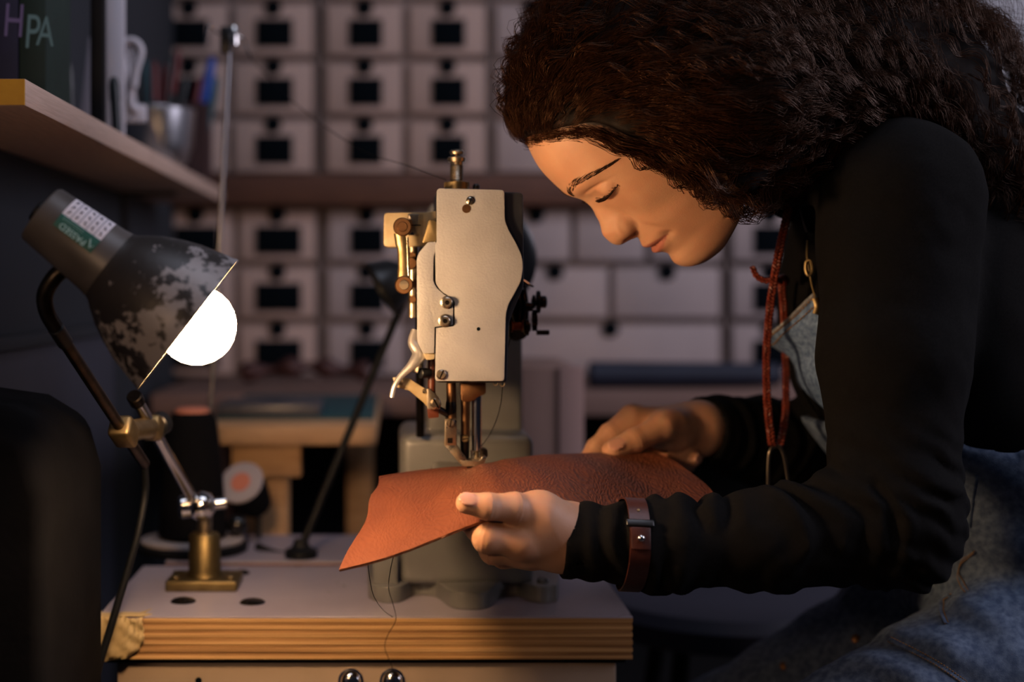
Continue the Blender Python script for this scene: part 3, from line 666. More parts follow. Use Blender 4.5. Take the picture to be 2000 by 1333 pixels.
MB().tube(bez([P(457,66,1.64), P(475,75,1.63), P(484,100,1.63), P(492,118,1.63)], 6), 0.0012, 8).build('wire_hook', M_chrome, ts)
cn = thing('thread_cone', 'large black cone of thread standing on the pale disc behind the lamp', 'thread cone', (sc_.x, Ys, ZT+0.0145))
hc = P(0, 806, Ys).z-ZT-0.0145
MB().lathe((sc_.x, Ys, ZT+0.0145), (0,0,1), [(0,0.034),(0.004,0.0385),(hc*0.5,0.034),(hc*0.93,0.0275),(hc,0.022)], 48).build('wound_thread', M_thread, cn)
MB().lathe((sc_.x, Ys, ZT+0.0145+hc), (0,0,1), [(0,0.020),(0.004,0.019),(0.006,0.015)], 32).build('cone_core', mat('salmon_card', (0.55,0.20,0.13), rough=0.7), cn)
c2 = P(470, 942, 1.63); d2 = Vector((-0.25,-0.72,0.55)).normalized()
sp2 = thing('thread_spool', 'small dark thread spool with a pale flange and salmon core', 'spool', (c2.x+0.012, 1.655, ZT))
MB().lathe(c2, -d2, [(0,0.0255),(0.002,0.0265),(0.004,0.0255)], 36).build('flange', mat('pale_flange', (0.34,0.31,0.34), rough=0.5), sp2)
MB().lathe(c2+d2*0.001, -d2, [(0,0.0115),(0.002,0.012)], 24).build('core', mat('salmon_core', (0.50,0.17,0.11), rough=0.7), sp2)
MB().lathe(c2-d2*0.004, -d2, [(0,0.0245),(0.03,0.0225),(0.05,0.018)], 32).build('wound_thread', M_thread, sp2)
e2 = c2-d2*0.045
MB().tube(bez([e2, e2+Vector((0.004,0.012,-0.02)), (e2.x+0.004, e2.y+0.012, ZT)], 6), 0.003, 10).build('spindle', M_darkenam, sp2)
c3 = P(463, 1026, 1.61)
bk = thing('ball_knob', 'glossy black ball knob beside the thread cone', 'knob', (c3.x, c3.y, ZT))
MB().sphere(c3, 0.0125, 24, 16).build('ball', mat('gloss_black', (0.008,0.008,0.009), rough=0.08), bk)
MB().cyl((c3.x, c3.y, ZT), c3, 0.004).build('stem', M_dksteel, bk)
# second, unlit black lamp standing behind
q0 = P(588, 1092, 1.56); q1 = P(786, 592, 1.60)
bl = thing('clamp_lamp', 'unlit black lamp with a thin slanting rod left of the sewing machine', 'lamp', (q0.x, q0.y, ZT))
MB().lathe((q0.x, q0.y, ZT), (0,0,1), [(0,0.018),(0.008,0.018),(0.012,0.010),(0.02,0.007)], 24).build('base', M_black, bl)
MB().cyl((q0.x, q0.y, ZT+0.01), q1, 0.0045, 0.0042, 12).build('rod', M_black, bl)
hd = (P(735,560,1.60)-P(800,548,1.60)).normalized()
MB().lathe(P(822,520,1.60), Vector((-0.74,-0.1,-0.42)), [(0,0.010),(0.004,0.014),(0.02,0.016),(0.03,0.026),(0.052,0.034),(0.053,0.032),(0.03,0.022)], 28, caps=False).build('lamp_head', M_darkenam, bl)
bt_ = bez([P(500,1066,1.60), P(520,1076,1.595), P(545,1084,1.59), P(570,1086,1.585)], 6)
props(MB().tube(bt_, 0.0045, 10, flat=0.5).build('belt_lever', M_black), 'short flat black lever lying behind the brass lamp base', 'lever')

# ---------------------------------------------------------------- the sewing machine
YM = 1.20
smb = P(905, 1150, 1.42)
sm = thing('sewing_machine', 'old leather sewing machine with a beige hammered face plate', 'sewing machine', (smb.x, smb.y, ZT))
main = [(853,368,8),(985,371,8),(986,430,6),(993,449,8),(1010,479,10),(1019,500,8),(1022,522,10),(1018,548,10),(1006,572,10),(993,594,8),(988,614,8),(985,745,7),(850,745,6),(852,641,1),(888,637,2),(888,590,3),(878,579,4),(862,570,6),(851,554,6),(850,482,3),(853,470,2)]
plate(poly_round(main, 6), YM, YM+0.006).build('face_plate', M_hammer, sm, bevel=0.0007, seg=3)
leftp = [(836,473,4),(852,473,3),(850,490,2),(847,503,2),(846,548,4),(852,562,5),(868,576,5),(881,584,4),(885,592,3),(885,635,2),(849,639,1),(848,690,2),(827,691,3),(815,669,4),(814,505,4),(818,494,4)]
plate(poly_round(leftp, 4), YM+0.0006, YM+0.0060).build('side_plate', M_hammer, sm, bevel=0.0005, seg=2)
cast = [(853,372,4),(1022,376,9),(1023,560,10),(1003,606,8),(994,632,6),(990,748,7),(852,748,6),(851,680,4),(825,676,4),(825,500,6),(853,470,4)]
plate(poly_round(cast, 6), YM+0.0064, 1.30).build('head_casting', M_castdk, sm, bevel=0.002, seg=2)
plate(poly_round([(868,402,20),(1004,402,20),(1004,560,20),(868,560,20)], 20, 6), 1.301, 1.47).build('arm', M_cast, sm, bevel=0.002)
plate(poly_round([(834,395,26),(1020,395,26),(1020,862,10),(834,862,10)], 20, 6), 1.40, 1.50).build('column', M_cast, sm, bevel=0.006, seg=3)
bs = P(780,850,1.352); be = P(1043,1150,1.352)
MB().box((bs.x, 1.352, ZT+0.012), (be.x, 1.50, bs.z)).build('base_casting', M_cast, sm, bevel=0.010, seg=4)
fl_ = [(720,1.505),(719,1.37),(724,1.350),(736,1.338),(758,1.332),(780,1.336),(795,1.350),(806,1.364),(824,1.368),(845,1.363),(860,1.346),(876,1.320),(892,1.309),(915,1.306),(940,1.307),(958,1.318),(970,1.342),(986,1.361),(1008,1.365),(1022,1.352),(1036,1.338),(1058,1.332),(1080,1.338),(1090,1.356),(1090,1.505)]
sp_ = bez([(P(x,0,y).x, y, 0) for x, y in fl_], 3)
MB().prism([(v.x, v.y, ZT) for v in sp_], (0,0,0.016)).build('base_flange', M_cast, sm, bevel=0.0045, seg=3)
plate(poly_round([(728,1082,6),(776,1082,6),(776,1160,3),(728,1160,3)], 6), 1.345, 1.40).build('hinge_block', M_cast, sm, bevel=0.002)
for px, Y in ((757,1.352),(1060,1.352)):
    screw((P(px,0,Y).x, Y, ZT+0.016), (0,0,1), 0.006, 0.004, M_cast, sm)
# feed arm under the work
zb2 = 0.884
MB().box((P(848,0,1.25).x, 1.236, zb2-0.030), (P(962,0,1.25).x, 1.352, zb2)).build('feed_arm', M_cast, sm, bevel=0.006, seg=3)
MB().box((P(885,0,1.25).x, 1.240, zb2), (P(950,0,1.25).x, 1.285, zb2+0.0015)).build('needle_plate', M_oiled, sm, bevel=0.0005)
# hand wheel
hw = P(932, 505, 1.53)
hwo = MB().lathe((hw.x, 1.525, hw.z), (0,1,0), [(0,0.050),(0.001,0.060),(0.004,0.0640),(0.012,0.0650),(0.020,0.0640),(0.023,0.058),(0.022,0.050),(0.008,0.046)], 56).build('hand_wheel', M_darkenam, sm)
MB().lathe((hw.x, 1.475, hw.z), (0,1,0), [(0,0.012),(0.06,0.012),(0.064,0.018),(0.075,0.018)], 24).build('wheel_hub', M_dksteel, sm)
for i in range(5):
    a = 2*math.pi*i/5; MB().tube([(hw.x+0.010*math.cos(a), 1.538, hw.z+0.010*math.sin(a)), (hw.x+0.052*math.cos(a), 1.538, hw.z+0.052*math.sin(a))], 0.005, 8).build('wheel_spoke', M_darkenam, sm)
# top pressure screw
tk = P(892, 367, 1.245); zz = lambda y: P(0, y, 1.245).z-tk.z
tw = lambda n_: S(n_, 1.245)
MB().lathe(tk-Vector((0,0,0.003)), (0,0,1), [(0,tw(24)),(zz(357)+0.003,tw(24)),(zz(355)+0.003,tw(21))], 40).build('lock_nut', M_brass, sm)
mb = MB(); pr = [(zz(357),tw(13.5))]
for i in range(9):
    y = 354-i*3.6; pr += [(zz(y),tw(13.5)),(zz(y-1.8),tw(12.3))]
pr += [(zz(320),tw(13)),(zz(317),tw(12.5)),(zz(316),tw(17)),(zz(309),tw(18)),(zz(306.5),tw(15)),(zz(306),tw(5)),(zz(302),tw(5)),(zz(301.5),tw(13)),(zz(297),tw(14.5)),(zz(293),tw(11)),(zz(292),tw(4))]
mb.lathe(tk, (0,0,1), pr, 28).build('pressure_screw', M_oiled, sm, angle=50)
for i in range(24):
    a = 2*math.pi*i/24; MB().obox(tk+Vector((math.cos(a)*tw(23.6), math.sin(a)*tw(23.6), zz(361))), (0.0010,0.0010,0.004), Matrix.Rotation(a,3,'Z')).build('knurl', M_brass, sm, smooth=False)
ocp = P(930, 365, 1.26); MB().lathe(ocp-Vector((0,0,0.002)), (0,0,1), [(0,tw(7)),(0.003,tw(7)),(0.0045,tw(4))], 16).build('oil_cap', M_darkenam, sm)
# keyhole, small hole, screws on the plates
for px, py, r in ((919,392,8.5),(911,408,8.5)):
    c = P(px, py, YM); MB().lathe((c.x, YM-0.0004, c.z), (0,1,0), [(0,S(r,YM)),(0.001,S(r,YM))], 24).build('keyhole', M_bronze if py > 400 else M_dksteel, sm)
c = P(918, 393, YM); screw((c.x, YM-0.0004, c.z), (0,-1,0), S(7.5,YM), 0.0016, M_oiled, sm, ang=70)
c = P(934.5, 643, YM); MB().lathe((c.x, YM-0.0003, c.z), (0,1,0), [(0,S(3.6,YM)),(0.001,S(3.6,YM))], 16).build('oil_hole', M_blackcard, sm)
for px, py in ((873,591),(869,627)):
    c = P(px, py, YM); Yq = YM-0.0001
    sc1 = MB().lathe((c.x, Yq, c.z), (0,-1,0), [(-0.001,S(13,YM)),(0.0008,S(13,YM)),(0.0012,S(10.5,YM)),(0.0055,S(10,YM)),(0.0062,S(8,YM)),(0.0062,S(4.5,YM)),(0.003,S(4,YM))], 26).build('cap_screw', M_oiled, sm)
    MB().lathe((c.x, Yq-0.0058, c.z), (0,1,0), [(0,S(4.6,YM)),(0.001,S(4.4,YM))], 6).build('hex_socket', M_dksteel, sc1)
c = P(862, 732, YM); screw((c.x, YM, c.z), (0,-1,0), S(10,YM), 0.003, M_oiled, sm, ang=65)
# take-up lever on the left
plate(poly_round([(750,416,8),(830,415,3),(852,412,3),(852,474,4),(838,478,4),(800,482,4),(757,483,10),(749,478,8)], 6), 1.238, 1.275).build('side_bracket', M_cream, sm, bevel=0.002, seg=3)
plate(poly_round([(797,418,2),(819,418,2),(819,460,2),(797,460,2)], 2), 1.228, 1.238).build('split_clamp', M_oiled, sm, bevel=0.001)
plate([(800,439),(822,439),(822,441.5),(800,441.5)], 1.2275, 1.2282).build('clamp_slit', M_blackcard, sm)
plate(poly_round([(838,428,5),(853,432,5),(853,470,5),(824,476,5)], 5), 1.222, 1.238).build('cam_follower', M_brass, sm, bevel=0.002)
YK = 1.216
lk = MB()
lk.tube(bez([P(782,455,YK), P(787,490,YK), P(788,520,YK), P(788,545,YK)], 6), [S(13,YK)]*5+[S(11,YK)]*9+[S(12,YK)]*5, 14, flat=0.6)
lk.build('crank_link', M_brass, sm)
MB().tube([P(795,462,YK-0.001), P(796,500,YK-0.001), P(798,545,YK-0.001)], S(3,YK), 8).build('link_rib', M_oiled, sm)
for px, py, r, m1, m2 in ((786,443,18,M_bronze,M_bronze),(789,557,18,M_bronze,M_oiled)):
    c = P(px, py, YK-0.006)
    MB().lathe(c, (0,1,0), [(0,S(r-2,YK)),(0.001,S(r,YK)),(0.012,S(r,YK))], 32).build('link_eye', m1, sm)
    MB().lathe(c-Vector((0,0.0008,0)), (0,1,0), [(0,S(9,YK)),(0.0006,S(10,YK)),(0.003,S(10,YK))], 24).build('link_pin', m2, sm)
for px, py, r, Y in ((803,515,12,1.24),(806,500,8,1.25),(812,555,9,1.24),(806,585,8,1.25)):
    MB().lathe(P(px,py,Y), (0,1,0), [(0,S(r-1.5,Y)),(0.001,S(r,Y)),(0.03,S(r,Y))], 20).build('shaft_end', M_bronze, sm)
MB().cyl(P(806,470,1.262), P(806,620,1.262), S(9,1.26), None, 16).build('guide_rod', M_oiled, sm)
MB().cyl(P(819,580,1.30), P(821,852,1.345), S(8.5,1.3), None, 16).build('knee_lift_rod', M_dksteel, sm)
MB().cyl(P(817,700,1.295), P(817,728,1.295), S(11,1.3), None, 16, 0.001).build('rod_collar', M_oiled, sm)
# presser lifting lever
lv = bez([P(812,645,1.222), P(808,668,1.220), P(820,690,1.216), P(806,712,1.212), P(783,735,1.210), P(770,756,1.208), P(765,777,1.207)], 7)
nl_ = len(lv)
MB().tube(lv, [S(8+8*math.exp(-((i/nl_-0.32)/0.2)**2)-3*i/nl_, 1.21) for i in range(nl_)], 14, flat=0.6).build('lifting_lever', M_leverst, sm)
lbk = [(766,738,3),(778,737,3),(799,740,3),(834,762,3),(853,770,3),(856,795,5),(846,803,4),(836,797,3),(826,786,3),(800,764,3),(774,757,3)]
plate(poly_round(lbk, 3), 1.217, 1.222).build('lever_link', M_cream, sm, bevel=0.0008)
plate(poly_round([(834,760,2),(840,760,2),(858,778,3),(860,800,3),(834,800,2)], 2), 1.211, 1.217).build('link_fork', M_oiled, sm, bevel=0.0006)
c = P(851, 788, 1.211); screw(c, (0.1,-1,0), S(10.5,1.21), 0.003, M_oiled, sm, ang=120)
for px, py in ((778,748),(829,765)):
    screw(P(px,py,1.2165), (0,-1,0), S(4.5,1.21), 0.002, M_oiled, sm, slot=False)
MB().cyl(P(843,690,1.228), P(843,800,1.228), S(7.5,1.228), None, 14).build('brown_rod', M_brownrod, sm)
plate(poly_round([(834,798,2),(857,798,2),(857,816,3),(836,818,3)], 2), 1.222, 1.236).build('rod_foot', M_brownrod, sm, bevel=0.001)
plate(poly_round([(827,690,2),(849,689,2),(849,702,4),(832,704,4)], 2), 1.210, 1.230).build('plate_lug', M_cream, sm, bevel=0.001)
MB().lathe(P(833,729,1.222), (-1,-0.6,0), [(-0.004,0.003),(0,0.0045),(0.006,0.0045),(0.007,0.003)], 18).build('small_knob', M_darkenam, sm)
# presser bar and foot
YN = 1.236
MB().cyl(P(881,748,YN), P(882,822,YN), S(9.5,YN), None, 18).build('presser_bar', M_bronze, sm)
MB().lathe(P(881,785,YN), (0,0,-1), [(0,S(10,YN)),(0.004,S(11,YN)),(0.010,S(10,YN)),(0.014,S(8,YN))], 18).build('bar_sleeve', M_dksteel, sm)
MB().tube([P(852,798,YN-0.003), P(868,806,YN), P(880,812,YN)], S(7,YN), 10).build('lift_finger', M_darkenam, sm)
plate(poly_round([(869,818,2),(892,818,2),(892,872,2),(868,872,3)], 2), YN-0.006, YN+0.003).build('foot_shank', M_oiled, sm, bevel=0.0007)
screw(P(880,826,YN-0.006), (0,-1,0), S(8.5,YN), 0.003, M_oiled, sm, ang=80)
plate(poly_round([(868,870,2),(892,870,2),(915,902,3),(906,912,2),(896,904,3)], 2), YN-0.006, YN+0.002).build('foot_bend', M_oiled, sm, bevel=0.0007)
plate(poly_round([(898,900,3),(935,900,3),(944,892,3),(950,894,2),(946,906,4),(938,912,3),(904,912,3)], 2), YN-0.008, YN+0.012).build('foot_sole', M_oiled, sm, bevel=0.0007)
plate(poly_round([(874,856,1),(884,856,1),(884,866,1),(874,866,1)], 3), YN-0.0066, YN-0.0058).build('foot_dimple', M_dksteel, sm)
# needle bar
YQ = 1.246
plate(poly_round([(899,746,2),(949,746,2),(949,770,5),(938,774,4),(919,786,4),(901,784,4)], 4), YQ-0.010, YQ+0.010).build('bar_bush', M_bronze, sm, bevel=0.0015)
MB().cyl(P(909,780,YQ-0.003), P(909,852,YQ-0.003), S(9,YQ), None, 18).build('needle_bar', M_bronze, sm)
MB().cyl(P(908,848,YQ-0.003), P(908,900,YQ-0.003), S(9.5,YQ), S(8,YQ), 18, 0.0008).build('needle_clamp', M_dksteel, sm)
screw(P(908,857,YQ-0.0065), (0,-1,0), S(7.5,YQ), 0.003, M_brass, sm, ang=10)
MB().cyl(P(931,768,YQ), P(931,880,YQ), S(10,YQ), None, 22).build('outer_bar', M_chrome, sm)
MB().cyl(P(930,876,YQ), P(930,900,YQ), S(6,YQ), S(4,YQ), 14).build('bar_tip', M_oiled, sm)
MB().cyl(P(921,880,YQ-0.001), P(922,909,YQ-0.001), S(2.2,YQ), S(1.2,YQ), 10).build('needle', M_chrome, sm)
plate(poly_round([(936,876,3),(952,878,4),(953,893,3),(938,895,3)], 3), YQ-0.004, YQ+0.010).build('outer_foot', M_dksteel, sm, bevel=0.001)
for px, py in ((968,748),(981,750)):
    MB().torus(P(px,py,1.215), (0.3,1,0), S(5,1.2), S(1.4,1.2), 16, 8).build('thread_eye', M_oiled, sm)
# thread tension and guides on the right
YX = 1.275
xd = (1, 0.05, 0)
def disc(px, py, prof, m, name, Y=YX):
    return MB().lathe(P(px, py, Y), xd, [(S(a, Y), S(b, Y)) for a, b in prof], 26).build(name, m, sm)
disc(1000, 600, [(0,20),(6,34),(9,40),(12,40),(14,12),(18,12),(19,38),(22,38),(24,10),(40,8)], M_dksteel, 'tension_disc')
disc(1022, 640, [(0,10),(4,16),(10,16),(12,8),(14,8)], M_dksteel, 'check_disc')
disc(1038, 590, [(0,6),(3,14),(6,14),(7,8),(10,8),(11,22),(16,22),(17,9),(20,12),(28,12),(30,8)], M_darkenam, 'tension_nut', 1.30)
disc(1048, 650, [(0,5),(24,5),(25,4)], M_darkenam, 'guide_pin', 1.30)
disc(998, 637, [(0,12),(2,12),(3,8),(20,8),(21,12),(23,12)], mat('orange_bobbin', (0.24,0.05,0.018), rough=0.5), 'bobbin', 1.262)
plate(poly_round([(992,560,4),(1026,545,6),(1034,600,8),(1030,660,10),(1006,668,8),(994,660,4)], 5), 1.30, 1.325).build('tension_housing', M_castdk, sm, bevel=0.002)
for i in range(9):
    a = 2*math.pi*i/9; MB().obox(P(1044,626,1.285)+Vector((0, 0.007*math.cos(a), 0.008*math.sin(a))), (0.004,0.003,0.003), Matrix.Rotation(a,3,'X')).build('ratchet_tooth', M_dksteel, sm)
MB().lathe(P(1040,626,1.285), (1,0,0), [(0,0.007),(0.004,0.007)], 20).build('ratchet_wheel', M_dksteel, sm)
MB().tube(bez([P(1022,548,1.27), P(1034,556,1.268), P(1042,560,1.266)], 5), 0.0011, 8).build('guide_wire', M_chrome, sm)
# threads
def thread(name, label, pts, r=0.00035, n=8):
    o = MB().tube(bez(pts, n), r, 6).build(name, M_thread); return props(o, label, 'thread', 'black sewing threads')
thread('sewing_thread', 'black thread running from the rod hook to the machine top', [P(492,118,1.63), P(580,205,1.52), P(700,290,1.40), P(800,325,1.32), P(872,352,1.262)], 0.0004)
thread('sewing_thread', 'thin thread from the orange bobbin down the plate edge', [P(1001,650,1.262), P(992,678,1.235), P(983,720,1.214), P(982,748,1.214)])
thread('sewing_thread', 'thin thread curving from the plate corner to the needle', [P(982,748,1.214), P(978,790,1.222), P(966,830,1.235), P(948,862,1.243), P(923,890,1.243)])
# ---------------------------------------------------------------- the piece of leather
def leather_mat():
    m = mat('tan_leather', (0.175,0.052,0.022), (0.140,0.039,0.017), 26, rough=0.50, spec=0.35)
    nt = m.node_tree; n = nt.nodes; L = nt.links; b = n['Principled BSDF']
    tc = n.new('ShaderNodeTexCoord'); mp = n.new('ShaderNodeMapping'); mp.inputs['Scale'].default_value = (1.0, 0.42, 1.0); mp.inputs['Rotation'].default_value = (0, 0, R(18)); L.new(tc.outputs['Object'], mp.inputs[0])
    nz = n.new('ShaderNodeTexNoise'); nz.inputs['Scale'].default_value = 25; L.new(mp.outputs[0], nz.inputs['Vector'])
    mx = n.new('ShaderNodeMixRGB'); mx.inputs[0].default_value = 0.03; L.new(mp.outputs[0], mx.inputs[1]); L.new(nz.outputs['Color'], mx.inputs[2])
    v = n.new('ShaderNodeTexVoronoi'); v.inputs['Scale'].default_value = 380; L.new(mx.outputs[0], v.inputs['Vector'])
    # grain is pronounced on the right part of the hide, smooth on the left
    sx = n.new('ShaderNodeSeparateXYZ'); L.new(tc.outputs['Object'], sx.inputs[0])
    g = n.new('ShaderNodeMapRange'); g.inputs[1].default_value = -0.12; g.inputs[2].default_value = 0.06; g.inputs[3].default_value = 0.2; g.inputs[4].default_value = 1.0; L.new(sx.outputs['X'], g.inputs[0])
    bp = n.new('ShaderNodeBump'); bp.inputs['Distance'].default_value = 0.0009; L.new(g.outputs[0], bp.inputs['Strength']); L.new(v.outputs['Distance'], bp.inputs['Height'])
    n3 = n.new('ShaderNodeTexNoise'); n3.inputs['Scale'].default_value = 45; n3.inputs['Detail'].default_value = 4; L.new(tc.outputs['Object'], n3.inputs['Vector'])
    b2 = n.new('ShaderNodeBump'); b2.inputs['Distance'].default_value = 0.003; b2.inputs['Strength'].default_value = 0.25; L.new(n3.outputs['Fac'], b2.inputs['Height']); L.new(bp.outputs[0], b2.inputs['Normal'])
    L.new(b2.outputs[0], b.inputs['Normal'])
    return m
M_leather = leather_mat()
M_raw = mat('raw_leather_edge', (0.34,0.13,0.055), (0.20,0.07,0.03), 250, rough=0.85, bump=0.4, bscale=500)
top = [(740,931,1.245),(800,921,1.252),(870,913,1.258),(930,909.5,1.262),(965,905,1.264),(1000,896,1.266),(1060,888.5,1.272),(1140,885.5,1.285),(1200,883,1.298),(1270,879,1.312)]
bot = [(662,1113,1.092),(735,1095,1.090),(800,1073,1.090),(870,1045,1.087),(930,1022,1.087),(1000,1003,1.097),(1100,1004,1.125),(1220,1006,1.165),(1330,1004,1.196),(1411,986,1.222)]
def ev(pts, t):
    q = bez([P(*p) for p in pts], 12); i = t*(len(q)-1); k = min(int(i), len(q)-2); return q[k].lerp(q[k+1], i-k)
NU, NV = 96, 36
lb_ = Vector(P(930, 960, 1.22))
verts = []
def leather_pt(a, b):
    p = ev(top, a).lerp(ev(bot, a), b)
    h = 0.014*(0.6+0.4*math.exp(-((a-0.4)/0.25)**2))
    if a > 0.75: h *= 1-(a-0.75)*1.5
    p.z += h*4*b*(1-b)
    p.z += 0.0014*math.sin(a*17+b*3)*math.sin(b*math.pi)+0.0008*math.sin(a*41-b*9)*math.sin(b*math.pi)
    if a < 0.12:      # slightly wavy cut on the left end
        e = 1-a/0.12
        p.x += e*e*0.012*math.sin(b*math.pi)*0.6+e*0.0025*math.sin(b*11+0.6)*math.sin(b*math.pi)
    if a > 0.85:
        e = (a-0.85)/0.15; p.x += e*e*0.004*math.sin(b*math.pi)
    return p
for j in range(NV+1):
    for i in range(NU+1): verts.append(leather_pt(i/NU, j/NV))
faces = [(j*(NU+1)+i, (j+1)*(NU+1)+i, (j+1)*(NU+1)+i+1, j*(NU+1)+i+1) for j in range(NV) for i in range(NU)]
T = 0.0022
nv = len(verts); me_t = bpy.data.meshes.new('t'); me_t.from_pydata(verts, [], faces); me_t.update()
nrm = [Vector(v.normal) for v in me_t.vertices]; sgn = 1 if nrm[nv//2].z > 0 else -1
if sgn < 0: faces = [f[::-1] for f in faces]
under = [verts[i]-nrm[i]*sgn*T for i in range(nv)]
bpy.data.meshes.remove(me_t)
lt = thing('leather_piece', 'reddish tan leather hide being fed under the presser foot', 'leather', lb_)
mb = MB(); mb.add(verts, faces); mb.add(under, [f[::-1] for f in faces])
lo_ = mb.build('hide', M_leather, lt, fix=False)
ring = [i for i in range(NU+1)]+[(j*(NU+1)+NU) for j in range(1, NV+1)]+[NV*(NU+1)+i for i in range(NU-1, -1, -1)]+[j*(NU+1) for j in range(NV-1, 0, -1)]
mb = MB(); n_ = len(ring)
rag = [Vector((rng.normal(0, 1), rng.normal(0, 1), rng.normal(0, 1)))*0.00035 for _ in ring]
mid = [verts[i].lerp(under[i], 0.5)+rag[q] for q, i in enumerate(ring)]
mb.add([verts[i] for i in ring]+mid+[under[i] for i in ring], [(q, (q+1) % n_, n_+(q+1) % n_, n_+q) for q in range(n_)]+[(n_+q, n_+(q+1) % n_, 2*n_+(q+1) % n_, 2*n_+q) for q in range(n_)])
mb.build('cut_edge', M_raw, lt)
mb = MB()
for i in range(46):
    a0 = 0.012+i*0.0068; a1 = a0+0.0046
    pts = [leather_pt(a0, 0.055)+Vector((0,0,-0.0002)), leather_pt((a0+a1)/2, 0.055)+Vector((0,0,0.0005)), leather_pt(a1, 0.055)+Vector((0,0,-0.0002))]
    mb.tube(pts, 0.00045, 6)
so = mb.build('stitching', M_thread, lt); so['kind'] = 'stuff'; so['label'] = 'row of black stitches'
mb = MB(); mb.tube([leather_pt(0.012+0.3*i/60, 0.064) for i in range(61)], 0.0006, 6).build('seam_groove', mat('dark_groove', (0.09,0.02,0.008), rough=0.7), lt)
thread('sewing_thread', 'loose black thread hanging from the left tip of the leather', [P(718,1096,1.108), P(722,1130,1.13), P(730,1165,1.18), P(748,1192,1.21), P(767,1206,1.235)], 0.0003)
thread('sewing_thread', 'long wavy black thread hanging past the plywood edge', [P(772,1074,1.105), P(763,1112,1.14), P(759,1150,1.20), P(768,1182,1.225), P(773,1212,1.245), P(757,1242,1.262), P(752,1268,1.268), P(766,1305,1.275), P(769,1345,1.28)], 0.0003)
# ---------------------------------------------------------------- implicit surfaces for the figure
def A3(v): return np.array([v[0], v[1], v[2]], dtype=np.float64)
def AP(px, py, Y): return A3(P(px, py, Y))
def smin(a, b, k):
    h = np.clip(0.5+0.5*(b-a)/k, 0, 1); return b+(a-b)*h-k*h*(1-h)
def smax(a, b, k): return -smin(-a, -b, k)
def cone(p, a, b, ra, rb):
    ba = b-a; pa = p-a; t = np.clip(pa@ba/(ba@ba), 0, 1)
    return np.linalg.norm(pa-t[:, None]*ba, axis=1)-(ra+(rb-ra)*t)
def chain(p, pts, rs, k=0.01):
    d = cone(p, pts[0], pts[1], rs[0], rs[1])
    for i in range(1, len(pts)-1): d = smin(d, cone(p, pts[i], pts[i+1], rs[i], rs[i+1]), k)
    return d
def ell(p, c, r, M=None):
    q = p-c
    if M is not None: q = q@M
    r = np.asarray(r); k0 = np.linalg.norm(q/r, axis=1); k1 = np.linalg.norm(q/(r*r), axis=1)
    return k0*(k0-1.0)/np.maximum(k1, 1e-9)
import time as _time
TIMES = []
def surface_nets(fn, lo, hi, h, margin=2.2):
    t0 = _time.time(); r = _sn(fn, lo, hi, h, margin); TIMES.append((getattr(fn, '__name__', '?'), round(_time.time()-t0, 1), len(r[0]))); return r
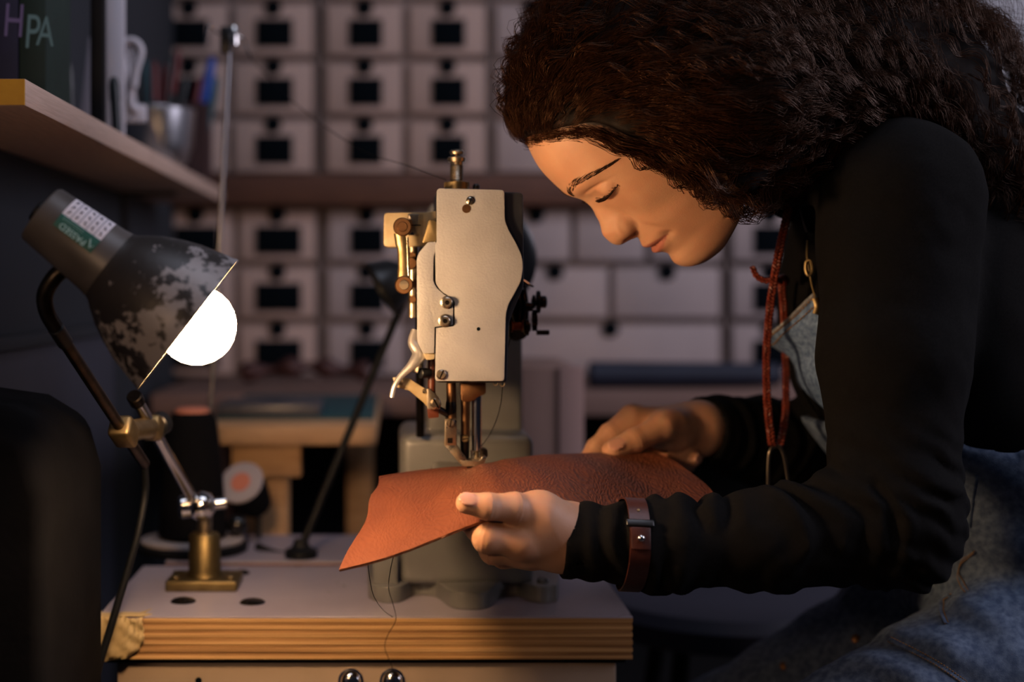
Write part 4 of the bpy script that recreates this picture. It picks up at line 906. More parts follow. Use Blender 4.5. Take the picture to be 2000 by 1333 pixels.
def _sn(fn, lo, hi, h, margin):
    lo = np.asarray(lo, float); n = np.ceil((np.asarray(hi)-lo)/h/8).astype(int)*8+1
    B = 8; nb = (n-1)//B
    gx, gy, gz = [lo[i]+(np.arange(nb[i])*B+B/2)*h for i in range(3)]
    C = np.stack(np.meshgrid(gx, gy, gz, indexing='ij'), -1).reshape(-1, 3)
    dc = fn(C)
    V = np.repeat(np.repeat(np.repeat(np.where(dc < 0, -1.0, 1.0).reshape(nb).astype(np.float32), B, 0), B, 1), B, 2)
    V = np.pad(V, ((0,1),(0,1),(0,1)), mode='edge')
    act = np.argwhere((np.abs(dc) < B*h*0.87*margin/2+B*h*0.5).reshape(nb))
    off = np.stack(np.meshgrid(*[np.arange(B+1)]*3, indexing='ij'), -1).reshape(-1, 3)
    step = max(1, 400000//len(off))
    for i in range(0, len(act), step):
        I = (act[i:i+step, None, :]*B+off[None]).reshape(-1, 3)
        V[I[:, 0], I[:, 1], I[:, 2]] = fn(lo+I*h)
    S_ = V < 0
    cnt = np.zeros(tuple(n-1), np.int8)
    cor = [(x, y, z) for x in (0,1) for y in (0,1) for z in (0,1)]
    for x, y, z in cor: cnt += S_[x:n[0]-1+x, y:n[1]-1+y, z:n[2]-1+z]
    cells = np.argwhere((cnt > 0) & (cnt < 8))
    idx = -np.ones(tuple(n-1), np.int64); idx[cells[:, 0], cells[:, 1], cells[:, 2]] = np.arange(len(cells))
    acc = np.zeros((len(cells), 3)); num = np.zeros(len(cells))
    for a in cor:
        for b in cor:
            if sum(b)-sum(a) == 1 and all(bb >= aa for aa, bb in zip(a, b)):
                ia = cells+np.array(a); ib = cells+np.array(b)
                va = V[ia[:, 0], ia[:, 1], ia[:, 2]].astype(float); vb = V[ib[:, 0], ib[:, 1], ib[:, 2]].astype(float)
                m = (va < 0) != (vb < 0); t = np.where(m, va/np.where(m, va-vb, 1), 0)
                pos = np.array(a)+t[:, None]*(np.array(b)-np.array(a)); acc[m] += pos[m]; num[m] += 1
    verts = lo+(cells+acc/num[:, None])*h
    quads = []
    for ax_ in range(3):
        o1, o2 = [(1,2),(2,0),(0,1)][ax_]
        sl0 = [slice(1, n[i]-1) for i in range(3)]; sl1 = list(sl0)
        sl0[ax_] = slice(0, n[ax_]-1); sl1[ax_] = slice(1, n[ax_])
        s0 = S_[tuple(sl0)]; s1 = S_[tuple(sl1)]
        E_ = np.argwhere(s0 != s1)
        if not len(E_): continue
        fl = s0[E_[:, 0], E_[:, 1], E_[:, 2]]
        base = E_.copy(); base[:, o1] += 1; base[:, o2] += 1
        d1 = np.zeros(3, int); d1[o1] = 1; d2 = np.zeros(3, int); d2[o2] = 1
        g = lambda q: idx[q[:, 0], q[:, 1], q[:, 2]]
        Q = np.stack([g(base-d1-d2), g(base-d2), g(base), g(base-d1)], 1)
        Q[~fl] = Q[~fl][:, ::-1]
        quads.append(Q)
    Q = np.concatenate(quads); Q = Q[(Q >= 0).all(1)]
    return verts, Q
def grad(fn, p, e=0.0006):
    g = np.stack([fn(p+np.eye(3)[i]*e)-fn(p-np.eye(3)[i]*e) for i in range(3)], 1)/(2*e)
    return g/np.maximum(np.linalg.norm(g, axis=1, keepdims=True), 1e-9)
def project(fn, p, it=5, off=0.0):
    p = np.array(p, float).reshape(-1, 3)
    for _ in range(it): p = p-grad(fn, p)*(fn(p)-off)[:, None]*0.9
    return p
def relax(V, Q, it=2, lam=0.5):
    n = len(V); e = np.concatenate([Q[:, [0,1]], Q[:, [1,2]], Q[:, [2,3]], Q[:, [3,0]]]); e = np.concatenate([e, e[:, ::-1]])
    deg = np.bincount(e[:, 0], minlength=n).astype(float)
    for _ in range(it):
        A_ = np.stack([np.bincount(e[:, 0], weights=V[e[:, 1], i], minlength=n) for i in range(3)], 1)/np.maximum(deg, 1)[:, None]
        V = V+(A_-V)*lam
    return V
def mesh_np(name, V, Q, m, parent, attrs=None, mi=None):
    base = ORG.get(parent, Vector((0,0,0))) if parent else Vector((0,0,0))
    me = bpy.data.meshes.new(name); me.vertices.add(len(V)); me.vertices.foreach_set('co', (V-A3(base)).astype(np.float32).ravel())
    k_ = Q.shape[1]
    me.loops.add(Q.size); me.loops.foreach_set('vertex_index', Q.ravel().astype(np.int32))
    me.polygons.add(len(Q)); me.polygons.foreach_set('loop_start', np.arange(0, Q.size, k_, dtype=np.int32)); me.polygons.foreach_set('loop_total', np.full(len(Q), k_, np.int32))
    me.polygons.foreach_set('use_smooth', np.ones(len(Q), bool))
    o = link(name, me, m, parent)
    if mi is not None: me.polygons.foreach_set('material_index', np.asarray(mi, np.int32))
    for an, av in (attrs or {}).items():
        at = me.attributes.new(an, 'FLOAT', 'POINT'); at.data.foreach_set('value', np.asarray(av, np.float32))
    me.update(calc_edges=True); me.validate()
    return o
def hashnoise(p, sc, seed=0):
    "smooth value noise"
    q = p*sc+seed*17.13; i = np.floor(q).astype(np.int64); f = q-i; f = f*f*(3-2*f); out = 0
    for x in (0,1):
        for y in (0,1):
            for z in (0,1):
                hsh = ((i[:, 0]+x)*73856093) ^ ((i[:, 1]+y)*19349663) ^ ((i[:, 2]+z)*83492791)
                v = ((hsh*2654435761) % 4294967296)/4294967296.0
                wgt = (f[:, 0] if x else 1-f[:, 0])*(f[:, 1] if y else 1-f[:, 1])*(f[:, 2] if z else 1-f[:, 2])
                out = out+v*wgt
    return out-0.5
# ---------------------------------------------------------------- the woman at the machine: skin
HO = AP(1360, 240, 1.22); _r = R(5); HS = 0.976
EF = np.array([-.6, 0, -.8]); _eu = np.array([-.8, 0, .6]); _es = np.array([0, -1., 0])
ES = _es*np.cos(_r)-_eu*np.sin(_r); EU = _eu*np.cos(_r)+_es*np.sin(_r)
def ufs(p): q = (p-HO)*(1000.0/HS); return q@EU, q@EF, q@ES
def HW(u, f, s): return HO+(u*EU+f*EF+s*ES)*(HS/1000.0)
def g1(x, c, s): return np.exp(-((x-c)/s)**2)
# midline profile of the face without nose and lips (mm from the ear axis)
PU = [-95,-85,-78,-73,-68,-60,-52,-45,-35,-25,-18,-10,5,20,35,43,50,60,70,85,97,106,113,122,132]
PFv = [86,92,101.5,106.5,108.6,109.0,107.6,108.4,110.2,111.8,110.5,108.5,106,107.5,111.5,114.6,117.3,118.6,117.9,115.3,110.6,105.8,100.7,90,70]
def spline(xs, ys):
    xs = np.array(xs, float); ys = np.array(ys, float); m = np.gradient(ys, xs)
    def f(x):
        x = np.clip(x, xs[0], xs[-1]); i = np.clip(np.searchsorted(xs, x)-1, 0, len(xs)-2)
        h = xs[i+1]-xs[i]; t = (x-xs[i])/h
        return (2*t**3-3*t**2+1)*ys[i]+(t**3-2*t*t+t)*h*m[i]+(-2*t**3+3*t*t)*ys[i+1]+(t**3-t*t)*h*m[i+1]
    return f
prof_f = spline(PU, PFv)
wid_f = spline([-95,-75,-55,-33,-10,10,35,60,85,112,132], [36,42,51,58,65,68.5,70.5,72,70,61,50])
exp_f = spline([-95,-60,-33,0,35,60,132], [2.0,1.9,1.85,2.0,2.2,2.15,2.1])
jaw_f = spline([-20,10,25,45,60,85,100,108,116], [-36,-50,-62,-76,-80.5,-84,-80.5,-73,-60])
LIPC = -34.3
def lip_line(s): return LIPC+0.0016*s*s-0.10*s*0.3-0.4*g1(s, 6, 4)
LIDP = [(16, 34.5), (23, 32.3), (30, 30.8), (37, 30.6), (45, 31.2)]
lid_u = spline([a for a, b in LIDP], [b for a, b in LIDP])
EYE = np.array([35.0, 91.5, 31.0])     # eyeball u, f, s
def face_h(u, s):
    w_ = wid_f(u); n_ = exp_f(u); f0 = prof_f(u); side = 8.0
    q = np.clip(s/w_, 0, 0.9995); H = side+(f0-side)*(1-q**n_)**(1/n_)
    H = H-np.where(s > w_, (s-w_)*6, 0)
    # eye socket, inner corner, brow, cheekbone, temple
    H = H-5.5*g1(u, 35, 9)*g1(s, 31, 15)-3.2*g1(u, 37, 6)*g1(s, 14, 6)
    H = H+2.0*g1(u, 53-0.0016*(s-30)**2, 6)*g1(s, 30, 24)
    H = H+3.6*g1(u, 6, 13)*g1(s, 44, 15)-2.4*g1(u, -14, 12)*g1(s, 46, 13)
    H = H-2.0*g1(u, 62, 18)*g1(s, 64, 10)
    # fold from the nose wing to the mouth corner, philtrum
    fold = 20+(-8-u)*0.52; H = H-1.3*g1(s, fold, 3.6)*g1(u, -19, 9)+1.2*g1(s, fold+8, 7)*g1(u, -17, 11)
    H = H-0.7*g1(s, 0, 2.6)*g1(u, -20, 5)
    # lips
    ll = lip_line(s); wl = np.clip(1-(s/25.0)**2, 0, 1)
    up = 3.4*g1(u, ll+5.4, 4.4)*wl**0.8; lowl = 3.9*g1(u, ll-4.6, 3.9)*np.clip(1-(s/22.0)**2, 0, 1)**0.8
    H = H+up+lowl-3.4*g1(u, ll, 1.15)*np.clip(1.12-(s/26.0)**2, 0, 1)
    H = H-2.6*g1(u, LIPC+0.6, 4)*g1(s, 26.5, 3.6)+1.4*g1(u, -37, 9)*g1(s, 33, 6)
    H = H-1.6*g1(u, -50, 4.5)*g1(s, 0, 17)+1.2*g1(u, -66, 8)*g1(s, 0, 13)
    return H
def eye_parts(u, f, s):
    q = np.stack([u-EYE[0], f-EYE[1], s-EYE[2]], 1); r = np.linalg.norm(q, axis=1)
    lid = lid_u(np.clip(s, 17, 45))+0.28*(f-104)
    upper = smax(r-13.5, lid-u, 0.8); lower = smax(r-12.7, u-lid-0.4, 0.8)
    return upper, lower
def f_head_mm(p):
    u, f, s0 = ufs(p); s = np.abs(s0)
    d = (f-face_h(u, s))*0.72
    d = smax(d, (jaw_f(f)+0.0030*s*s-u)*0.8, 13.0)
    d = smax(d, (-14-f), 16.0); d = smax(d, u-118, 14.0)
    p3 = np.stack([u, f, s0], 1)
    d = smin(d, ell(p3, np.array([43., 10, 0]), (86., 98, 73)), 14.0)
    pa = np.stack([u, f, s], 1); v = lambda *a: np.array(a, float)
    # nose
    nose = cone(pa, v(36,107,0), v(19,112.3,0), 5.2, 5.8)
    nose = smin(nose, cone(pa, v(19,112.3,0), v(3,119.6,0), 5.8, 8.2), 4.0)
    nose = smin(nose, cone(pa, v(3,119.6,0), v(-3.2,120.2,0), 8.2, 9.2), 4.0)
    nose = smin(nose, cone(pa, v(26,101,6.5), v(2,108.5,8.0), 6.0, 8.4), 11.0)
    nose = smin(nose, ell(pa, v(-2.6,110.5,9.6), (9.6,11.5,7.2)), 6.0)
    nose = smin(nose, cone(pa, v(-7.5,121.0,0), v(-14.0,112,0), 5.0, 4.0), 3.0)
    nose = smax(nose, -ell(pa, v(-13.0,115.5,6.8), (4.6,6.8,3.6)), 1.6)
    d = smin(d, nose, 4.2)
    # alar groove
    gr = np.abs(np.linalg.norm((pa-v(-2.5,107.5,11))/np.array([1.0,1.0,1.0]), axis=1)-10.2)
    d = d+0.8*np.exp(-(gr/1.6)**2)*g1(s, 17, 4.0)*g1(u, -1, 8)*(f > 98)
    up, lo = eye_parts(u, f, s)
    d = smin(d, lo, 1.6); d = smin(d, up, 1.1)
    # crease above the lid
    d = d+1.5*g1(u, 44.5-0.010*(s-24)**2, 1.6)*g1(s, 31, 13)*(f > 80)
    # ear
    e = ell(pa, v(8,-2,70), (27,16,6)); e = smax(e, -ell(pa, v(11,1,76), (17,8,6)), 3.0)
    e = smin(e, ell(pa, v(-15,4,70), (8,6.5,4.5)), 4.0)
    d = smin(d, e, 3.0)
    return d
NB0 = HW(-12, -8, 0); NB1 = np.array([0.415, 1.290, 1.160])
def f_head(p):
    d = f_head_mm(p)*(HS/1000.0)
    return smin(d, cone(p, NB0, NB1, 0.050, 0.056), 0.018)
hc_ = HW(20, 20, 0)
hv, hq = surface_nets(f_head, hc_-np.array([0.155,0.105,0.150]), hc_+np.array([0.16,0.105,0.150]), 0.0013, 3.0)
def skin_tint(p):
    u, f, s = ufs(p); s = np.abs(s)
    ll = lip_line(s); wl = np.clip(1-(s/25.0)**2, 0, 1)**0.6
    up = np.clip(((ll+1.0+6.2*wl*(1-0.12*g1(s, 0, 3)))-u)/1.0, 0, 1)*np.clip((u-ll+0.5)/0.5, 0, 1)
    lo = np.clip((u-(ll-8.2*np.clip(1-(s/23.0)**2, 0, 1)**0.6))/1.2, 0, 1)*np.clip((ll-u+0.5)/0.5, 0, 1)
    t = np.maximum(up, lo)*(s < 24.5)*(f > 85)
    return np.clip(t, 0, 1)
ht = skin_tint(hv)

hl_f = spline([-70,-40,-7,20,47,70,90,104,112,118,130], [38,46,49,53,60,70,83,95,101.5,109,128])
def scalp_t(p):
    "hair-covered scalp"
    u, f, s = ufs(p); hl = hl_f(u)-0.0016*s*s*np.clip((u-55)/35.0, 0, 1)
    return np.clip((hl-f-0.5+3.0*hashnoise(p, 420, 3))/4.0, 0, 1)*(u > -10)
# --- hands
def nail(p, c, nrm_, ax1, r=(0.0062,0.0050,0.0011)):
    n3 = A3(Vector(nrm_).normalized()); a = np.array(ax1)-n3*np.dot(ax1, n3); a = a/np.linalg.norm(a); b = np.cross(n3, a)
    return ell(p, c, r, np.stack([a, b, n3], 1))
class Hand:
    def __init__(s): s.palm = []; s.fing = []; s.nails = []
    def field(s, p, nails=True):
        d = None
        for a, b, ra, rb in s.palm:
            c = cone(p, a, b, ra, rb); d = c if d is None else smin(d, c, 0.011)
        fs = None
        for pts, rs, k in s.fing:
            c = chain(p, pts, rs, 0.0035)
            # knuckle creases
            for j in range(1, len(pts)-1):
                dr = (pts[j+1]-pts[j-1])/np.linalg.norm(pts[j+1]-pts[j-1]); q = p-pts[j]; t_ = q@dr; nr = np.linalg.norm(q, axis=1) < rs[j]*1.5
                c = c+np.where(nr, 0.00045*(np.exp(-((t_-0.0017)/0.0010)**2)+np.exp(-((t_+0.0017)/0.0010)**2))-0.0005*np.exp(-(t_/0.004)**2), 0)
            fs = c if fs is None else smin(fs, c, k)
        d = smin(d, fs, 0.0065)
        if hasattr(s, 'carve'):
            for c0, r0, k0 in s.carve: d = smax(d, -(np.linalg.norm(p-c0, axis=1)-r0), k0)
        if nails:
            for nn in s.nails: d = np.minimum(d, nail(p, *nn))
        return d
    def attr(s, p):
        d = np.full(len(p), 1.0)
        for nn in s.nails: d = np.minimum(d, nail(p, *nn))
        return np.clip(1-(d-0.0001)/0.0005, 0, 1)
def nail_on(hand, c, outward, axis, r):
    "seat a nail on the finger surface below the point c"
    c = np.array(c, float); o = np.array(outward, float); o /= np.linalg.norm(o)
    q = c+o*0.02
    for _ in range(40):
        d = hand.field(q[None], False)[0]
        if d < 2e-5: break
        q = q-o*min(d, 0.002)
    n3 = grad(lambda z: hand.field(z, False), q[None])[0]
    hand.nails.append((q-n3*0.00045, n3, np.array(axis, float), r))
NH = Hand()
w0 = AP(1112,1052,1.118)
NH.palm = [(AP(1150,1056,1.118), w0, 0.024, 0.0235),
           (w0, AP(1052,1006,1.102), 0.0225, 0.0180),      # thumb base
           (w0, AP(1018,1058,1.098), 0.0215, 0.0130), (w0, AP(1024,1078,1.116), 0.0225, 0.0125),
           (w0, AP(1036,1082,1.136), 0.0225, 0.0120), (w0, AP(1050,1080,1.152), 0.0215, 0.0110),
           (AP(1060,1024,1.106), AP(1024,1050,1.102), 0.0205, 0.0150)]
NH.fing = [([AP(1056,1004,1.104), AP(1004,993,1.091), AP(952,990,1.082), AP(911,983.5,1.080)], [0.0150,0.0116,0.0098,0.0082], 0.0015),
           ([AP(1018,1056,1.098), AP(952,1051,1.092), AP(934,1033,1.110), AP(912,1020,1.128)], [0.0128,0.0118,0.0095,0.0078], 0.0022),
           ([AP(1024,1078,1.116), AP(964,1074,1.110), AP(944,1050,1.128), AP(926,1032,1.146)], [0.0122,0.0112,0.0092,0.0076], 0.0022),
           ([AP(1036,1082,1.136), AP(984,1084,1.132), AP(960,1062,1.148), AP(944,1044,1.160)], [0.0118,0.0105,0.0088,0.0072], 0.0022),
           ([AP(1050,1080,1.152), AP(1008,1082,1.150), AP(984,1064,1.162), AP(968,1050,1.170)], [0.0108,0.0095,0.0080,0.0068], 0.0022)]
nail_on(NH, AP(916,983,1.080), (-0.12,-0.78,0.50), (-1,0,0.05), (0.0082,0.0060,0.0010))
FH = Hand()
w1 = AP(1364,838,1.368)
FH.palm = [(AP(1410,850,1.40), w1, 0.026, 0.0245),
           (w1, AP(1300,830,1.328), 0.0210, 0.0135),
           (w1, AP(1236,818,1.345), 0.0215, 0.0125), (w1, AP(1240,826,1.368), 0.0215, 0.0122),
           (w1, AP(1256,836,1.388), 0.0205, 0.0115), (w1, AP(1278,846,1.402), 0.0195, 0.0105),
           (AP(1318,846,1.345), AP(1290,850,1.340), 0.0180, 0.0140)]
FH.fing = [([AP(1310,832,1.332), AP(1292,836,1.320), AP(1238,862,1.304), AP(1196,881,1.293)], [0.0150,0.0128,0.0112,0.0098], 0.0015),
           ([AP(1236,818,1.345), AP(1192,850,1.334), AP(1164,876,1.326), AP(1146,900,1.318)], [0.0128,0.0106,0.0090,0.0078], 0.0020),
           ([AP(1240,828,1.368), AP(1204,866,1.360), AP(1188,896,1.350), AP(1176,916,1.338)], [0.0124,0.0106,0.0090,0.0078], 0.0020),
           ([AP(1262,842,1.386), AP(1262,892,1.378), AP(1302,908,1.356), AP(1350,897,1.342)], [0.0116,0.0100,0.0092,0.0088], 0.0020),
           ([AP(1285,850,1.402), AP(1285,895,1.398), AP(1318,910,1.385), AP(1345,908,1.378)], [0.0106,0.0092,0.0082,0.0074], 0.0020)]
nail_on(FH, AP(1203,876,1.296), (-0.08,-0.80,0.45), (-0.85,0,-0.40), (0.0090,0.0066,0.0010))
nail_on(FH, AP(1358,897,1.342), (0.35,-0.9,0.1), (1,0,0.1), (0.0068,0.0055,0.0010))
def bb(h, pad=0.03):
    pts = np.concatenate([[a, b] for a, b, _, _ in h.palm]+[np.array(q) for q, _, _ in h.fing]); return pts.min(0)-pad, pts.max(0)+pad
nv_, nq_ = surface_nets(NH.field, *bb(NH), 0.00105); fv_, fq_ = surface_nets(FH.field, *bb(FH), 0.0012)
nt_, ft_ = NH.attr(nv_), FH.attr(fv_)
# --- trunk and arms under the clothes, coarse
SH1 = np.array([0.422,1.190,1.125]); EL1 = AP(1750,1018,1.130); SH2 = np.array([0.478,1.48,1.120]); EL2 = AP(1720,905,1.52)
CH = np.array([0.490,1.34,1.030]); AB = np.array([0.565,1.37,0.90]); PV = np.array([0.635,1.37,0.775])
KN2 = AP(1405,1475,1.46); HP2 = np.array([0.63,1.44,0.755]); KN1 = AP(1530,1545,1.20); HP1 = np.array([0.64,1.28,0.742])
def f_trunk(p):
    d = ell(p, CH, (0.100,0.140,0.145)); d = smin(d, ell(p, AB, (0.095,0.13,0.13)), 0.04); d = smin(d, ell(p, PV, (0.11,0.145,0.105)), 0.04)
    d = smin(d, cone(p, NB1, CH, 0.045, 0.07), 0.02)
    d = smin(d, chain(p, [SH1, EL1, w0+np.array([0.016,0,0])], [0.040,0.028,0.016]), 0.02); d = smin(d, chain(p, [SH2, EL2, w1+np.array([0.016,0.01,0])], [0.040,0.030,0.017]), 0.02)
    for h_, k_ in ((HP1, KN1), (HP2, KN2)):
        an = k_*1.0; an[2] = 0.09; an[0] += 0.04
        d = smin(d, chain(p, [h_, k_, an], [0.07,0.048,0.034]), 0.02)
    return d
tv, tq = surface_nets(f_trunk, (0.05,1.08,0.03), (0.80,1.62,1.24), 0.011)
M_skin = mat('skin', (0.57,0.315,0.19), (0.52,0.265,0.155), 38, rough=0.52, spec=0.36, sss=0.22, bump=0.28, bscale=900, bdist=0.0004)
_n = M_skin.node_tree.nodes; _L = M_skin.node_tree.links; _b = _n['Principled BSDF']; _src = _b.inputs['Base Color'].links[0].from_socket
_a = _n.new('ShaderNodeAttribute'); _a.attribute_name = 'lip'; _m = _n.new('ShaderNodeMixRGB'); _L.new(_a.outputs['Fac'], _m.inputs[0]); _L.new(_src, _m.inputs[1]); _m.inputs[2].default_value = (0.42,0.15,0.105,1)
_a2 = _n.new('ShaderNodeAttribute'); _a2.attribute_name = 'nail'; _m2 = _n.new('ShaderNodeMixRGB'); _L.new(_a2.outputs['Fac'], _m2.inputs[0]); _L.new(_m.outputs[0], _m2.inputs[1]); _m2.inputs[2].default_value = (0.62,0.33,0.24,1)
_a3 = _n.new('ShaderNodeAttribute'); _a3.attribute_name = 'scalp'; _m3 = _n.new('ShaderNodeMixRGB'); _L.new(_a3.outputs['Fac'], _m3.inputs[0]); _L.new(_m2.outputs[0], _m3.inputs[1]); _m3.inputs[2].default_value = (0.012,0.005,0.003,1)
_L.new(_m3.outputs[0], _b.inputs['Base Color'])
_r = _n.new('ShaderNodeMapRange'); _L.new(_a2.outputs['Fac'], _r.inputs[0]); _r.inputs[3].default_value = 0.52; _r.inputs[4].default_value = 0.22; _L.new(_r.outputs[0], _b.inputs['Roughness'])
person = thing('person', 'woman in a black top and denim overalls bending over the sewing machine', 'person', (0.50, 1.36, 0.0))
Vs = [hv, nv_, fv_, tv]; Qs = []; k = 0
for V, Q in ((hv, hq), (nv_, nq_), (fv_, fq_), (tv, tq)): Qs.append(Q+k); k += len(V)
z_ = lambda V: np.zeros(len(V))
body = mesh_np('body', np.concatenate(Vs), np.concatenate(Qs), M_skin, person,
               {'scalp': np.concatenate([scalp_t(hv), z_(nv_), z_(fv_), z_(tv)]), 'lip': np.concatenate([ht, z_(nv_), z_(fv_), z_(tv)]), 'nail': np.concatenate([z_(hv), nt_, ft_, z_(tv)])})
# ---------------------------------------------------------------- clothes
UA = SH1+(EL1-SH1)*0.5+np.array([-0.004,0,0])
ARM1 = [SH1, UA, EL1, AP(1500,1054,1.122), AP(1300,1066,1.118), AP(1094,1056,1.116)]
RAD1 = [0.068, 0.057, 0.049, 0.0365, 0.0315, 0.0295]
ARM2 = [SH2, SH2+(EL2-SH2)*0.5, EL2, AP(1500,866,1.435), AP(1364,843,1.372)]
RAD2 = [0.066, 0.057, 0.052, 0.042, 0.0345]
def along(p, pts):
    "nearest arc length along a polyline, and the total"
    best = np.full(len(p), 1e9); S_ = np.zeros(len(p)); acc = 0.0
    for a, b in zip(pts[:-1], pts[1:]):
        ba = b-a; t = np.clip((p-a)@ba/(ba@ba), 0, 1); d = np.linalg.norm(p-a-t[:, None]*ba, axis=1); l = np.linalg.norm(ba)
        m = d < best; best[m] = d[m]; S_[m] = acc+t[m]*l; acc += l
    return S_, acc
def ridge(x): return 1-np.abs((x % 1.0)*2-1)**1.4*1.0
def f_sleeve(p, pts, rs, seed, amp, rin):
    d = chain(p, pts, rs, 0.022)
    near = np.abs(d) < 0.022
    if near.any():
        q = p[near]; t, L_ = along(q, pts); e = L_-t           # e: distance from the cuff
        n1 = hashnoise(q, 22, seed); n2 = hashnoise(q, 45, seed+3); n3 = hashnoise(q, 90, seed+5)
        slant = 0.25*q[:, 2]+0.15*q[:, 0]
        fore = 1/(1+np.exp((e-0.27)/0.02))                     # forearm part
        w = (e+slant*0.22+0.040*n1+0.01*n2)/0.027
        disp = amp*fore*(0.1+2.2*np.clip(hashnoise(q, 28, seed+8)+0.30, 0, 0.7))*(ridge(w)-0.5)*1.1
        el = np.exp(-((e-0.265)/0.06)**2)
        w2 = (q[:, 2]*0.9+q[:, 0]*0.55+0.014*n2)/0.021
        disp += amp*1.0*el*(ridge(w2)-0.5)*(0.4+np.clip(n1+0.5, 0, 1))
        up = 1-fore
        disp += up*(0.006*n1+0.002*n2)+0.0012*n3
        cuff = np.exp(-(e/0.024)**2); disp = disp*(1-0.95*cuff)
        # hem seams
        disp -= 0.0008*np.exp(-((e-0.013)/0.0011)**2)+0.0006*np.exp(-((e-0.0165)/0.0009)**2)
        dd = d.copy(); dd[near] = d[near]-disp; d = dd
    a, b = pts[-1], pts[-2]; dr = (b-a)/np.linalg.norm(b-a); d = smax(d, -((p-a)@dr), 0.003)
    return smax(d, -cone(p, a-dr*0.02, a+dr*0.012, rin, rin*0.95), 0.0015)
COL0 = HW(-33, 2, 0)
def f_torso(p):
    d = ell(p, CH, (0.122,0.165,0.165))
    d = smin(d, ell(p, AB, (0.118,0.152,0.15)), 0.05); d = smin(d, ell(p, PV, (0.135,0.165,0.12)), 0.05)
    d = smin(d, cone(p, NB1, CH+np.array([0.0,0,0.06]), 0.066, 0.10), 0.03)
    return d
def f_shirt(p):
    d = f_torso(p); nr = np.abs(d) < 0.022; d[nr] -= 0.008*hashnoise(p[nr], 16, 9)+0.003*hashnoise(p[nr], 35, 12)
    # turtleneck collar
    c0 = NB0+(NB1-NB0)*0.38; col = cone(p, c0, NB1, 0.0575, 0.066)-0.0025*np.sin(((p-c0)@((NB1-c0)/np.linalg.norm(NB1-c0)))*330)
    d = smin(d, col, 0.012)
    d = smin(d, f_sleeve(p, ARM1, RAD1, 1, 0.0060, 0.0265), 0.020); d = smin(d, f_sleeve(p, ARM2, RAD2, 2, 0.0060, 0.0310), 0.020)
    # openings: cuffs and neck are hollow at their ends
    dr = (NB1-c0)/np.linalg.norm(NB1-c0); d = smax(d, -cone(p, c0-dr*0.03, c0+dr*0.008, 0.054, 0.054), 0.003)
    d = smax(d, 0.765-p[:, 2]-0.0*p[:, 0], 0.01)
    return d
M_shirt = mat('black_jersey', (0.0068,0.0064,0.0064), (0.0048,0.0046,0.0046), 500, rough=0.95, spec=0.07, bump=0.25, bscale=1500, bdist=0.0004, sheen=0.0)
sv, sq = surface_nets(f_shirt, (0.09,1.05,0.75), (0.74,1.60,1.25), 0.0031, 2.4)
shirt = mesh_np('black_top', sv, sq, M_shirt, person)
# --- overalls
M_denim = mat('washed_denim', (0.130,0.175,0.255), (0.058,0.085,0.145), 160, rough=0.88, spec=0.15, bump=0.5, bscale=1300, bdist=0.0005, detail=6)
M_denimlt = mat('faded_denim', (0.19,0.29,0.48), (0.075,0.125,0.24), 220, rough=0.9, spec=0.12, bump=0.4, bscale=900, detail=6)
M_stitch = mat('ochre_stitching', (0.28,0.15,0.05), rough=0.8)
def f_leg(p, h_, k_, rh, rk):
    an = k_.copy(); an[2] = 0.10; an[0] += 0.045
    return chain(p, [h_, k_, an], [rh, rk, 0.055], 0.03)
def hit(fn, px, py, y0=1.0, y1=1.7):
    ys = np.linspace(y0, y1, 240); pts = np.array([A3(P(px, py, y)) for y in ys]); d = fn(pts); i = int(np.argmax(d < 0)) if (d < 0).any() else len(ys)-1
    return pts[i]
def hits(fn, l): return [Vector(hit(fn, x, y)) for x, y in l]
FOLDS = []
def f_denim(p):
    d = f_torso(p)-0.006
    wl = 0.915-0.28*np.clip(p[:, 0]-0.50, -0.05, 0.25)*0.5+0.03*np.exp(-((p[:, 1]-1.22)/0.05)**2)*0
    d = smax(d, p[:, 2]-wl, 0.004)
    L1 = f_leg(p, HP1, KN1, 0.090, 0.070); L2 = f_leg(p, HP2, KN2, 0.088, 0.068)
    d = smin(d, L1, 0.018); d = smin(d, L2, 0.018)
    nr = np.abs(d) < 0.03; p = p[nr]; n1 = hashnoise(p, 13, 4); n2 = hashnoise(p, 30, 6); n3 = hashnoise(p, 60, 8)
    # creases running from the hip over the thighs
    w = (p[:, 2]*1.0+p[:, 0]*0.35+0.03*n1)/0.052
    lap = np.exp(-((p[:, 0]-0.47)/0.10)**2)*(p[:, 2] > 0.55)
    for pts_, am_, wd_ in FOLDS: d[nr] -= am_*np.exp(-np.clip(chain(p, pts_, [0.0]*len(pts_), 0.001)/wd_, -1, 9)**2)
    d[nr] -= (0.0085*n1+0.004*n2+0.0015*n3)+0.0055*lap*(ridge(w)-0.5)
    return d
for l_, am_, wd_ in (([(1718,1142),(1672,1152),(1655,1182),(1682,1215),(1708,1248)], 0.010, 0.010), ([(1545,1305),(1610,1272),(1680,1254),(1760,1254),(1850,1278)], 0.009, 0.012),
                     ([(1880,1190),(1940,1225),(1995,1290)], 0.008, 0.015), ([(1480,1330),(1530,1290),(1580,1262)], 0.006, 0.008), ([(1760,1180),(1850,1180),(1930,1160)], 0.006, 0.012), ([(1600,1320),(1700,1290),(1790,1330)], 0.006, 0.012)):
    FOLDS.append(([A3(v) for v in hits(f_denim, l_)], am_, wd_))
dv, dq = surface_nets(f_denim, (0.22,1.08,0.085), (0.80,1.60,0.965), 0.0050, 2.4)
denim = mesh_np('denim_overalls', dv, dq, M_denim, person)
def on(fn, pts, off): return [Vector(v) for v in project(fn, [A3(q) for q in pts], 6, off)]
